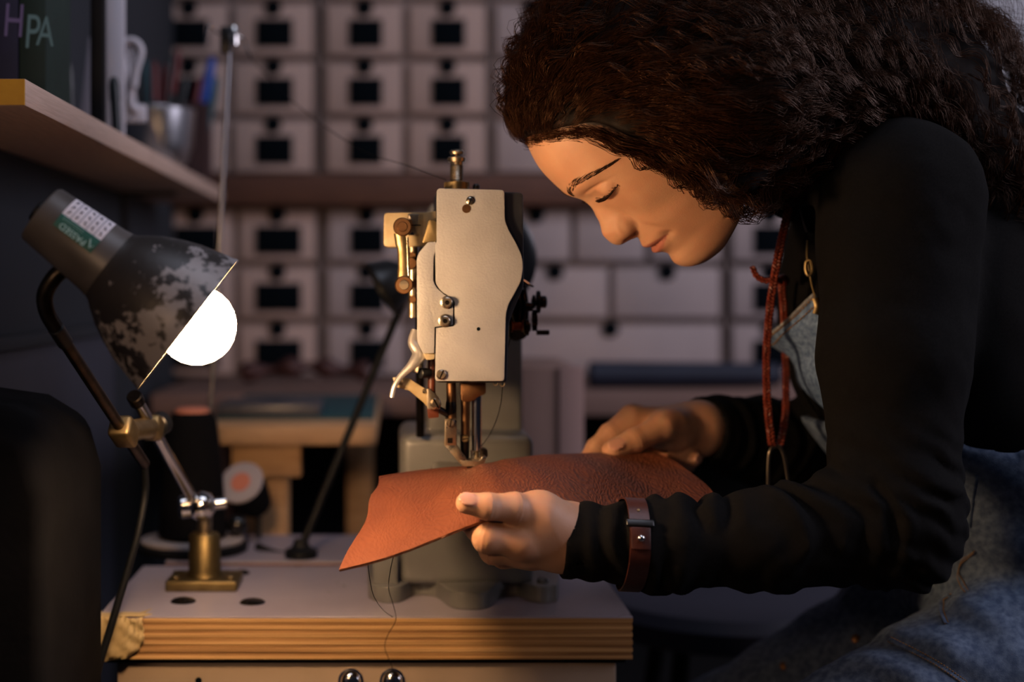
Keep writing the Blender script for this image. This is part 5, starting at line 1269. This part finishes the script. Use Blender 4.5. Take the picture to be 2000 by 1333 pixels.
def seam(pts, fn, name, r=0.0016, m=None, parent=None, stitch=True):
    c = on(fn, bez(pts, 10), 0.0004); o = MB().tube(c, r*1.7, 10, flat=0.35, up=(0,-1,0.4)).build(name, m or M_denim, parent or denim)
    if stitch:
        mb = MB()
        for side in (-1, 1):
            q = on(fn, [v+Vector((0.0010*side, 0, 0.0020*side)) for v in c], 0.0012)
            for i in range(0, len(q)-1):
                mb.tube([q[i], q[i].lerp(q[i+1], 0.6)], 0.0005, 5)
        s_ = mb.build('stitching', M_stitch, o); s_['kind'] = 'stuff'
H_ = lambda *l: hits(f_denim, l)
seam(H_((1742,1252),(1790,1276),(1840,1306),(1885,1340)), f_denim, 'leg_seam')
seam(H_((1856,1165),(1842,1180),(1842,1200),(1850,1222)), f_denim, 'pocket_seam', 0.0016)
seam(H_((1690,1140),(1664,1152),(1652,1180),(1676,1212),(1702,1244)), f_denim, 'fly_seam', 0.0012, stitch=False)
seam(H_((1893,822),(1930,840),(1965,848),(1998,853)), f_denim, 'waist_edge', 0.0010, M_denimlt, stitch=False)
seam(H_((1908,928),(1900,980),(1895,1030)), f_denim, 'side_placket', 0.0012, stitch=False)
seam(H_((1905,1075),(1880,1100),(1876,1130),(1890,1160)), f_denim, 'pocket_edge', 0.0014)
for px, py in ((1532,1302), (1672,1249)):
    c = Vector(hit(f_denim, px, py)); MB().lathe(c, (-0.3,-1,0.5), [(-0.001,0.0045),(0.0012,0.0045),(0.002,0.003)], 16).build('rivet', M_bronze, denim)
# --- bib: a curved sheet standing off the chest
bib_near = [P(1592,573,1.262), P(1612,625,1.250), P(1640,720,1.245), P(1670,830,1.245)]
bib_front = [P(1490,664,1.335), P(1538,694,1.335), P(1566,752,1.335), P(1626,822,1.335)]
bib_far = [Vector((v.x+0.05, 1.445, v.z)) for v in bib_near]
def bib_pt(a, b):
    n_, f_, r_ = [ (lambda q: q[min(int(b*(len(q)-1)), len(q)-2)].lerp(q[min(int(b*(len(q)-1)), len(q)-2)+1], b*(len(q)-1)-min(int(b*(len(q)-1)), len(q)-2)))(bez(w_, 8)) for w_ in (bib_near, bib_front, bib_far)]
    p = n_*(1-a)*(1-2*a)+f_*4*a*(1-a)+r_*a*(2*a-1)
    x = 0.0022*math.sin(b*14+a*9)*math.sin(a*9)
    return p+Vector((x, x*0.5, 0))
NA, NBb = 40, 30
vv = [bib_pt(i/NA, j/NBb) for j in range(NBb+1) for i in range(NA+1)]
ff = [(j*(NA+1)+i, j*(NA+1)+i+1, (j+1)*(NA+1)+i+1, (j+1)*(NA+1)+i) for j in range(NBb) for i in range(NA)]
bib = MB().add(vv, ff).build('bib', M_denimlt, person); md = bib.modifiers.new('thickness', 'SOLIDIFY'); md.thickness = 0.0016
MB().tube([bib_pt(i/NA, 0.0) for i in range(NA+1)], 0.0016, 8).build('top_hem', mat('pale_hem', (0.30,0.31,0.34), (0.16,0.18,0.22), 300, rough=0.9), bib)
for b0 in (0.055, 0.15):
    mb = MB()
    for i in range(0, 60):
        a0 = i/60; q0, q1 = bib_pt(a0, b0), bib_pt(a0+0.011, b0); o_ = Vector((-0.0008,-0.0012,0.0004)); mb.tube([q0+o_, q1+o_], 0.0006, 5)
    s_ = mb.build('stitching', M_stitch, bib); s_['kind'] = 'stuff'
MB().tube([bib_pt(0.5, j/NBb)+Vector((-0.0006,0,0)) for j in range(NBb+1)], 0.0009, 6).build('front_fold', M_denim, bib)
# brass clip and strap
M_strap = mat('black_webbing', (0.012,0.013,0.018), rough=0.85)
cl_ = bez([P(1577,470,1.262), P(1576,500,1.258), P(1580,530,1.256)], 6)
MB().tube(cl_, 0.0010, 8).build('strap_hook', M_brass, bib)
MB().tube(bez([P(1574,512,1.255), P(1583,510,1.253), P(1586,530,1.253), P(1578,538,1.254), P(1573,526,1.255), P(1574,512,1.255)], 5), 0.0014, 8).build('slide_buckle', M_brass, bib)
MB().tube(bez([P(1581,536,1.254), P(1586,560,1.254), P(1592,580,1.254)], 5), 0.0009, 8).build('wire_loop', M_brass, bib)
MB().tube(bez([P(1592,582,1.253), P(1597,598,1.252), P(1593,614,1.252)], 5), 0.0030, 10, flat=0.5).build('bib_button', M_brass, bib)
st_ = on(f_shirt, bez([P(1577,466,1.262), P(1572,420,1.25), P(1590,340,1.24), P(1640,260,1.24), P(1720,215,1.26)], 8), 0.0016)
MB().tube(st_, 0.010, 10, flat=0.16, up=(0,-1,0.2)).build('shoulder_strap', M_strap, bib)
# shoes and the high stool under her (below the frame)
for an_, y0 in ((KN1, 1.20), (KN2, 1.46)):
    fx = an_[0]+0.045
    MB().sphere((fx-0.055, an_[1], 0.045), 1.0, 22, 14, sc=(0.125,0.046,0.045)).build('shoe', M_darkcloth, person)
    MB().prism([(fx-0.055+0.120*math.cos(a), an_[1]+0.045*math.sin(a), 0.0) for a in [2*math.pi*i/28 for i in range(28)]], (0,0,0.018)).build('shoe_sole', M_black, person)
hs_ = thing('high_stool', 'round wooden stool the woman sits on', 'stool', (0.655, 1.37, 0))
MB().lathe((0.655,1.37,0.60), (0,0,1), [(0,0.15),(0.004,0.16),(0.026,0.16),(0.032,0.15)], 40).build('seat', M_brownwood, hs_)
for sx, sy in ((-1,-1),(1,-1),(1,1),(-1,1)):
    MB().tube([(0.655+sx*0.09,1.37+sy*0.09,0.60),(0.655+sx*0.14,1.37+sy*0.14,0)], 0.014, 12).build('leg', M_brownwood, hs_)
for sy in (-1, 1):
    MB().tube([(0.655-0.12,1.37+sy*0.12,0.22),(0.655+0.12,1.37+sy*0.12,0.22)], 0.009, 10).build('rung', M_brownwood, hs_)
# --- wrist strap over the left sleeve
M_strapl = mat('dark_red_leather', (0.055,0.014,0.009), (0.035,0.009,0.006), 60, rough=0.38, bump=0.2, bscale=300)
wc = A3(P(1232,1066,1.1175)); wd = ARM1[-2]-ARM1[-1]; wd = wd/np.linalg.norm(wd)
wsx = np.cross(wd, [0,1,0]); wsx /= np.linalg.norm(wsx); wsy = np.cross(wd, wsx)
ws_ = thing('wrist_strap', 'dark red leather strap with a silver stud round the black cuff', 'bracelet', Vector(wc)-Vector((0,0,0.034)))
f_out = lambda q: f_shirt(q)
def ring_pts(shift, n_, off, a0=0, a1=2*math.pi):
    out = []
    for i in range(n_):
        a = a0+(a1-a0)*i/n_; dr = wsx*math.cos(a)+wsy*math.sin(a); c = wc+wd*shift; lo_, hi_ = 0.01, 0.07
        for _ in range(18):
            m_ = (lo_+hi_)/2
            if f_shirt((c+dr*m_)[None])[0] < off: lo_ = m_
            else: hi_ = m_
        out.append((c, dr, lo_))
    return out
prof_r = [np.array([r for _, _, r in ring_pts(s_, 40, 0.0005)]) for s_ in (-0.007, 0, 0.007)]
rad_ = np.maximum.reduce(prof_r); rad_ = (rad_+np.roll(rad_, 1)+np.roll(rad_, -1))/3*0.995
mb = MB(); vs = []
for s_, dr_ in ((-0.0080,0.0004),(-0.0078,0.0018),(0.0078,0.0018),(0.0080,0.0004)):
    for i in range(40):
        a = 2*math.pi*i/40; vs.append(wc+wd*s_+(wsx*math.cos(a)+wsy*math.sin(a))*(rad_[i]+dr_))
mb.add(vs, [(j*40+i, j*40+(i+1) % 40, (j+1)*40+(i+1) % 40, (j+1)*40+i) for j in range(3) for i in range(40)]).build('band', M_strapl, ws_)
def band_at(py, shift=0.0, lift=0.002):
    "point on the band, on the camera side, at image height py"
    t_ = A3(P(1232, py, 1.09)); best = min(range(40), key=lambda i: abs((wc+(wsx*math.cos(2*math.pi*i/40)+wsy*math.sin(2*math.pi*i/40))*rad_[i])[2]-t_[2])+(0 if (wsx*math.cos(2*math.pi*i/40)+wsy*math.sin(2*math.pi*i/40))[1] < 0.05 else 9))
    a = 2*math.pi*best/40; dr = wsx*math.cos(a)+wsy*math.sin(a); return Vector(wc+wd*shift+dr*(rad_[best]+lift)), Vector(dr)
c, dr = band_at(1022); tg = dr.cross(Vector(wd)).normalized()
MB().obox(c, (0.0215,0.0060,0.0030), Matrix((Vector(wd), tg, dr)).transposed()).build('keeper_loop', M_darkenam, ws_, bevel=0.0012, seg=3)
c, dr = band_at(1047); tg = dr.cross(Vector(wd)).normalized()
MB().obox(c, (0.0150,0.017,0.0016), Matrix((Vector(wd), tg, dr)).transposed()).build('strap_tab', M_strapl, ws_, bevel=0.0008)
MB().sphere(c+dr*0.0012, 0.0030, 16, 10).build('stud', M_chrome, ws_)
c, dr = band_at(1006); MB().lathe(c, dr, [(-0.001,0.0012),(0.0004,0.0012)], 10).build('strap_hole', M_brass, ws_)
# --- braided cord round the neck with the snips
M_cord = mat('red_braided_leather', (0.20,0.032,0.014), (0.12,0.018,0.009), 200, rough=0.45)
M_snip = mat('dull_steel', (0.30,0.25,0.20), rough=0.35, metal=1.0)
nk = thing('braided_cord', 'red braided leather cord hanging from the neck with small steel snips', 'necklace', P(1518, 960, 1.28))
def braid(path, r, name):
    c = bez(path, 14); L_ = [0.0]
    for i in range(1, len(c)): L_.append(L_[-1]+(c[i]-c[i-1]).length)
    N_ = int(L_[-1]/0.0011); mbs = [MB() for _ in range(3)]; pts = [[], [], []]
    for i in range(N_):
        s_ = i*0.0011; j = min(max(0, np.searchsorted(L_, s_)-1), len(c)-2); p = c[j].lerp(c[j+1], (s_-L_[j])/max(1e-9, L_[j+1]-L_[j])); d = (c[j+1]-c[j]).normalized()
        x = d.cross(Vector((0,1,0))).normalized(); y = x.cross(d)
        for q in range(3):
            ph = 2*math.pi*(s_/0.0105+q/3.0); pts[q].append(p+x*(r*0.80*math.sin(ph))+y*(r*0.55*math.sin(2*ph)))
    for q in range(3): mbs[q].tube(pts[q], r*0.50, 7).build(name, M_cord, nk)
YC = 1.285
braid([P(1560,360,1.235), P(1548,385,1.235), P(1535,430,1.24), P(1516,520,1.255), P(1503,610,1.27), P(1497,700,1.28), P(1499,790,1.285), P(1508,872,1.285)], 0.0030, 'cord_strand')
braid([P(1526,555,1.30), P(1531,610,1.31), P(1534,700,1.335), P(1535,760,1.32), P(1533,820,1.30), P(1522,874,1.286)], 0.0029, 'cord_strand')
braid([P(1470,522,1.275), P(1478,540,1.274), P(1495,548,1.272), P(1512,546,1.27), P(1528,552,1.28)], 0.0022, 'cord_tail')
MB().sphere(P(1530,548,1.288), 0.0055, 14, 10).build('knot', M_cord, nk)
MB().tube(bez([P(1501,985,1.283), P(1500,930,1.283), P(1503,885,1.284), P(1512,874,1.285), P(1524,876,1.285), P(1533,900,1.284), P(1540,950,1.283), P(1543,985,1.283)], 8), 0.0016, 10, flat=0.6).build('snips', M_snip, nk)
# ---------------------------------------------------------------- hair
def f_hair(p):
    u, f, s = ufs(p); a = np.abs(s); k_ = HS/1000.0
    d = ell(np.stack([u, f, s], 1), np.array([62., 0, 0]), (104., 125, 88))*k_
    d = smin(d, cone(p, AP(1400,170,1.18), AP(1480,120,1.24), 0.075, 0.085), 0.03)
    d = smin(d, chain(p, [AP(1480,110,1.24), AP(1670,90,1.245), AP(1830,170,1.25), AP(1945,330,1.25), AP(2030,560,1.25)], [0.083,0.070,0.056,0.045,0.030], 0.03), 0.03)
    # locks over ear and jaw, then back over the collar
    d = smin(d, chain(p, [AP(1300,285,1.165), AP(1372,335,1.155), AP(1440,372,1.165), AP(1530,300,1.180), AP(1640,190,1.20)], [0.016,0.022,0.018,0.022,0.03], 0.012), 0.02)
    # nothing in front of the hairline
    hl = hl_f(u)-0.0016*a*a*np.clip((u-55)/35.0, 0, 1)
    d = smax(d, (f-hl)*k_*0.9, 0.003)
    fr_ = (u > 60) & (f > 40) & (a < 66)
    th_ = np.clip((hl-f)*0.85+2.5, 0, 80)+0.03*np.clip(a-34, 0, 99)**2+2.0*np.clip(78-u, 0, 99); t2 = smax(d[fr_], ((f-face_h(u, a))*0.72-th_)[fr_]*k_, 0.003); d[fr_] = t2
    d = smax(d, (-70-u)*k_+np.where(f < 20, -1.0, 0), 0.006)
    return d
def f_hairn(p):
    d = f_hair(p); nr = np.abs(d) < 0.02; q = p[nr]
    u, f, s = ufs(q); a = np.abs(s); hl = hl_f(u)-0.0016*a*a*np.clip((u-55)/35.0, 0, 1)
    b = np.clip(1-np.clip(hl-f, 0, 99)/22.0, 0, 1)*(u > 0)
    d[nr] += 0.0085*(1-b)+(0.0002+0.0028*np.clip((a-36)/10.0, 0, 1))*b-(1-0.9*b)*(0.009*hashnoise(q, 32, 21)+0.005*hashnoise(q, 70, 22))
    return d
M_hair = mat('dark_brown_hair', (0.034,0.0120,0.0050), (0.012,0.0046,0.0023), 300, rough=0.30, spec=0.25)
M_hair.node_tree.nodes['Principled BSDF'].inputs['Specular Tint'].default_value = (0.95,0.50,0.27,1)
M_hairb = mat('dark_hair_mass', (0.007,0.0034,0.0022), rough=0.75, spec=0.2)
bv, bq = surface_nets(f_hairn, (0.07,1.06,0.99), (0.66,1.36,1.33), 0.0040, 3.0)
hair = mesh_np('hair', bv, bq, M_hairb, person)
hair['label'] = 'long dark brown curly hair'
# --- strands laid over that mass in wavy locks
guides = [[(1012,235),(1018,150),(1075,55),(1200,-20),(1400,-45),(1650,-25),(1850,50),(1990,170),(2080,300)],
          [(1040,262),(1078,185),(1175,105),(1330,65),(1500,55),(1700,80),(1850,170),(1955,340),(2015,540)],
          [(1108,256),(1180,205),(1290,160),(1430,140),(1600,140),(1750,165),(1860,260),(1935,430),(1985,580)],
          [(1190,275),(1260,250),(1350,220),(1470,200),(1600,185),(1740,185),(1830,260)],
          [(1230,275),(1290,292),(1335,335),(1390,372),(1440,388),(1500,345),(1560,290),(1630,215),(1740,180)],
          [(1290,298),(1340,312),(1410,330),(1480,310),(1550,265),(1620,215),(1720,180)]]
gp, gt = [], []
for g in guides:
    c = bez([Vector((x, y, 0)) for x, y in g], 10)
    for i in range(len(c)-1): gp.append((c[i].x, c[i].y)); d = (c[i+1]-c[i]).normalized(); gt.append((d.x, d.y))
gp = np.array(gp); gt = np.array(gt)
def flow(p):
    X = CX+p[:, 0]*F/p[:, 1]; Z = CY-(p[:, 2]-CZ)*F/p[:, 1]
    d2 = (X[:, None]-gp[None, :, 0])**2+(Z[:, None]-gp[None, :, 1])**2
    wgt = 1/(d2+35.0**2)**1.5; t = (wgt[:, :, None]*gt[None]).sum(1); t /= np.linalg.norm(t, axis=1, keepdims=True)
    return np.stack([t[:, 0], np.zeros(len(t)), -t[:, 1]], 1)
rs_ = np.random.default_rng(5)
def strands(cent, per, steps, step, r0, spread, amp, wl, lift, seed):
    "cent: clump seeds on the hair; returns vertices and faces of thin three-sided tubes"
    rr = np.random.default_rng(seed); nc = len(cent)
    path = np.zeros((nc, steps, 3)); p = cent.copy(); offc = lift[0]+(lift[1]-lift[0])*rr.random(nc)
    for k_ in range(steps):
        g = grad(f_hair, p, 0.002); p = p-g*(f_hair(p)-offc)[:, None]*0.8; path[:, k_] = p
        d = flow(p)+0.10*rr.normal(size=(nc, 3)); d = d-g*(d*g).sum(1, keepdims=True)*0.9
        d /= np.maximum(np.linalg.norm(d, axis=1, keepdims=True), 1e-6); p = p+d*step
    T_ = np.gradient(path, axis=1); T_ /= np.maximum(np.linalg.norm(T_, axis=2, keepdims=True), 1e-9)
    ref = np.array([0.15, -1.0, 0.25]); N1 = np.cross(T_, ref); N1 /= np.maximum(np.linalg.norm(N1, axis=2, keepdims=True), 1e-9); N2 = np.cross(N1, T_)
    tt = np.arange(steps)*step
    A_ = amp[0]+(amp[1]-amp[0])*rr.random(nc); W_ = wl[0]+(wl[1]-wl[0])*rr.random(nc); ph0 = rr.random(nc)*6.283
    env = np.clip(tt/0.02, 0.15, 1)
    allp = []
    for j in range(per):
        o1 = rr.normal(size=nc)*spread; o2 = rr.normal(size=nc)*spread*0.7; dph = rr.normal(size=nc)*0.35; da = 1+0.25*rr.normal(size=nc)
        th = 6.283*tt[None]/W_[:, None]+ph0[:, None]+dph[:, None]
        conv = 0.45+0.55*np.abs(np.cos(th*0.5))
        x = o1[:, None]*conv+A_[:, None]*da[:, None]*np.sin(th)*env; y = o2[:, None]*conv+0.65*A_[:, None]*np.cos(th)*env
        allp.append(path+N1*x[:, :, None]+N2*y[:, :, None]+0.0006*rr.normal(size=(nc, 1, 3)))
    L_ = np.concatenate(allp); ns = len(L_)
    T_ = np.gradient(L_, axis=1); T_ /= np.maximum(np.linalg.norm(T_, axis=2, keepdims=True), 1e-9)
    a1 = np.cross(T_, ref); a1 /= np.maximum(np.linalg.norm(a1, axis=2, keepdims=True), 1e-9); a2 = np.cross(a1, T_)
    tap = r0*np.clip(1.05-(np.arange(steps)/steps)**2.5, 0.15, 1)*np.clip(0.4+np.arange(steps)/3.0, 0, 1)
    ang = np.arange(3)*2.0944
    V = L_[:, :, None]+tap[None, :, None, None]*(a1[:, :, None]*np.cos(ang)[None, None, :, None]+a2[:, :, None]*np.sin(ang)[None, None, :, None])
    V = V.reshape(-1, 3)
    b_ = (np.arange(ns)[:, None, None]*steps+np.arange(steps-1)[None, :, None])*3; j_ = np.arange(3)[None, None]; j2 = (j_+1) % 3
    Q = np.stack([b_+j_, b_+j2, b_+3+j2, b_+3+j_], -1).reshape(-1, 4)
    return V, Q
ok = (f_hair(bv) > -0.012)
X_ = CX+bv[:, 0]*F/bv[:, 1]; Z_ = CY-(bv[:, 2]-CZ)*F/bv[:, 1]
nr_ = grad(f_hair, bv, 0.003)
vis = ok & (nr_[:, 1] < 0.45) & (X_ < 2060) & (Z_ > -90)
cand = bv[vis]
# more seeds along the hairline
uu, f2, s2 = ufs(cand); front = (hl_f(uu)-f2 < 48) & (uu > 20)
c1 = cand[rs_.choice(len(cand), 560)]
cf = cand[front & (np.abs(s2) < 90)]; c2_ = cf[rs_.choice(len(cf), 300)]
parts_ = [strands(c1, 11, 24, 0.0052, 0.00025, 0.0021, (0.0028,0.0090), (0.026,0.050), (0.000,0.012), 1),
          strands(c2_, 10, 20, 0.0046, 0.00022, 0.0026, (0.0006,0.0028), (0.030,0.055), (0.001,0.006), 2)]
xc_ = CX+cand[:, 0]*F/cand[:, 1]; zc_ = CY-(cand[:, 2]-CZ)*F/cand[:, 1]
ct_ = cand[(xc_ > 1090) & (xc_ < 1340) & (zc_ > 150) & (zc_ < 285) & (nr_[vis][:, 1] < 0)]; ct_ = ct_[rs_.choice(len(ct_), 110)]
parts_.append(strands(ct_, 12, 20, 0.0046, 0.00022, 0.0026, (0.0008,0.0030), (0.028,0.05), (0.004,0.009), 9))
# roots along the hairline and fine baby hairs in front of it
uh = []
for q in range(700):
    sx_ = rs_.uniform(-30, 62); u_ = rs_.uniform(40, 116) if abs(sx_) > 34 else rs_.uniform(86, 117)
    f_ = float(hl_f(u_)-0.0016*sx_*sx_*min(max((u_-55)/35.0, 0), 1))-rs_.uniform(-3, 12); uh.append(HW(u_, f_, sx_))
uh = np.array(uh); uh = uh[np.abs(f_head(uh)) < 0.03]; uh = project(f_head, uh, 5, 0.0006)
hl_c = uh[:520]
parts_.append(strands(hl_c, 7, 17, 0.0042, 0.00017, 0.0026, (0.0004,0.0020), (0.022,0.045), (0.0010,0.0045), 6))
parts_.append(strands(hl_c[:90]+EF*0.004, 4, 9, 0.0030, 0.00009, 0.003, (0.0015,0.0035), (0.014,0.026), (0.001,0.004), 8))
# loose flyaway hairs along the outline
up_ = cand[(nr_[vis][:, 2] > 0.55)]
c3_ = up_[rs_.choice(len(up_), 60)]
c4_ = up_[(CX+up_[:, 0]*F/up_[:, 1]) > 1700]; c4_ = c4_[rs_.choice(len(c4_), 36)]
parts_.append(strands(c4_, 6, 24, 0.0042, 0.00013, 0.007, (0.006,0.016), (0.035,0.06), (0.004,0.022), 4))
parts_.append(strands(c3_, 5, 22, 0.0040, 0.00011, 0.006, (0.004,0.012), (0.03,0.06), (0.004,0.020), 3))
Vh = []; Qh = []; k = 0
for V, Q in parts_: Vh.append(V); Qh.append(Q+k); k += len(V)
so_ = mesh_np('hair_strands', np.concatenate(Vh), np.concatenate(Qh), M_hair, hair); so_['kind'] = 'stuff'
# --- brows and lashes
def hairs(name, lines, r, m):
    mb = MB()
    for pts in lines: mb.tube(pts, [r*(1-0.75*i/(len(pts)-1)) for i in range(len(pts))], 4)
    o = mb.build(name, m, body, fix=False); o['kind'] = 'stuff'; return o
M_brow = mat('dark_brow_hair', (0.020,0.009,0.005), rough=0.6, spec=0.2)
for sd in (1, -1):
    L_ = []
    bs_ = spline([8,14,22,32,42,52,58], [50.0,54.0,57.2,57.6,54.4,49.0,45.6]); th_ = spline([8,14,26,40,52,58], [3.2,4.2,3.8,3.0,1.8,0.8])
    n_ = 210
    ss = 8+48*rs_.random(n_); oo = (rs_.random(n_)-0.5)*2
    uq = bs_(ss)+oo*th_(ss)*0.75; du = np.interp(ss, [8,20,35,58], [3.6,2.2,0.2,-2.0]); ds = np.interp(ss, [8,20,35,58], [1.5,3.5,4.5,4.0])
    a_ = np.stack([HW(x, 118, sd*y) for x, y in zip(uq, ss)]); b_ = np.stack([HW(x, 114, sd*y) for x, y in zip(uq+du, ss+ds)])
    def surf(pt):
        q = pt.copy()
        for _ in range(14): q = q-np.outer(np.clip(f_head(q), -0.004, 0.004), EF)*0.9
        return q
    a_ = surf(a_); b_ = surf(b_); nn = grad(f_head, b_)
    for x, y, z in zip(a_, b_, nn): L_.append([Vector(x-z*0.0002), Vector((x+y)/2+z*0.0007), Vector(y+z*0.0006)])
    hairs('eyebrow', L_, 0.00021, M_brow)
    L_ = []
    for s_ in np.linspace(17.5, 45, 40):
        u_ = float(lid_u(s_)); q = EYE*np.array([1,1,1]); rad = math.sqrt(max(0.1, 13.6**2-(u_-EYE[0])**2-(s_-EYE[2])**2))
        r0_ = HW(u_-0.2, EYE[1]+rad, sd*s_); ln = 6.5+2.5*math.sin((s_-18)/27*math.pi)
        k1 = HW(u_-1.2, EYE[1]+rad+ln*0.45, sd*(s_+(s_-30)*0.10)); k2 = HW(u_+2.6+rs_.normal()*0.5, EYE[1]+rad+ln*0.95, sd*(s_+(s_-30)*0.22+rs_.normal()*0.5))
        L_.append(bez([r0_, k1, k2], 3))
    hairs('eyelashes', L_, 0.00042, M_brow)
# ear stud
es_ = HW(-13, 5, 75.5)
q = project(f_head, [es_], 6, 0.0)[0]
MB().sphere(q, 0.0024, 14, 10).build('ear_stud', M_brass, person)
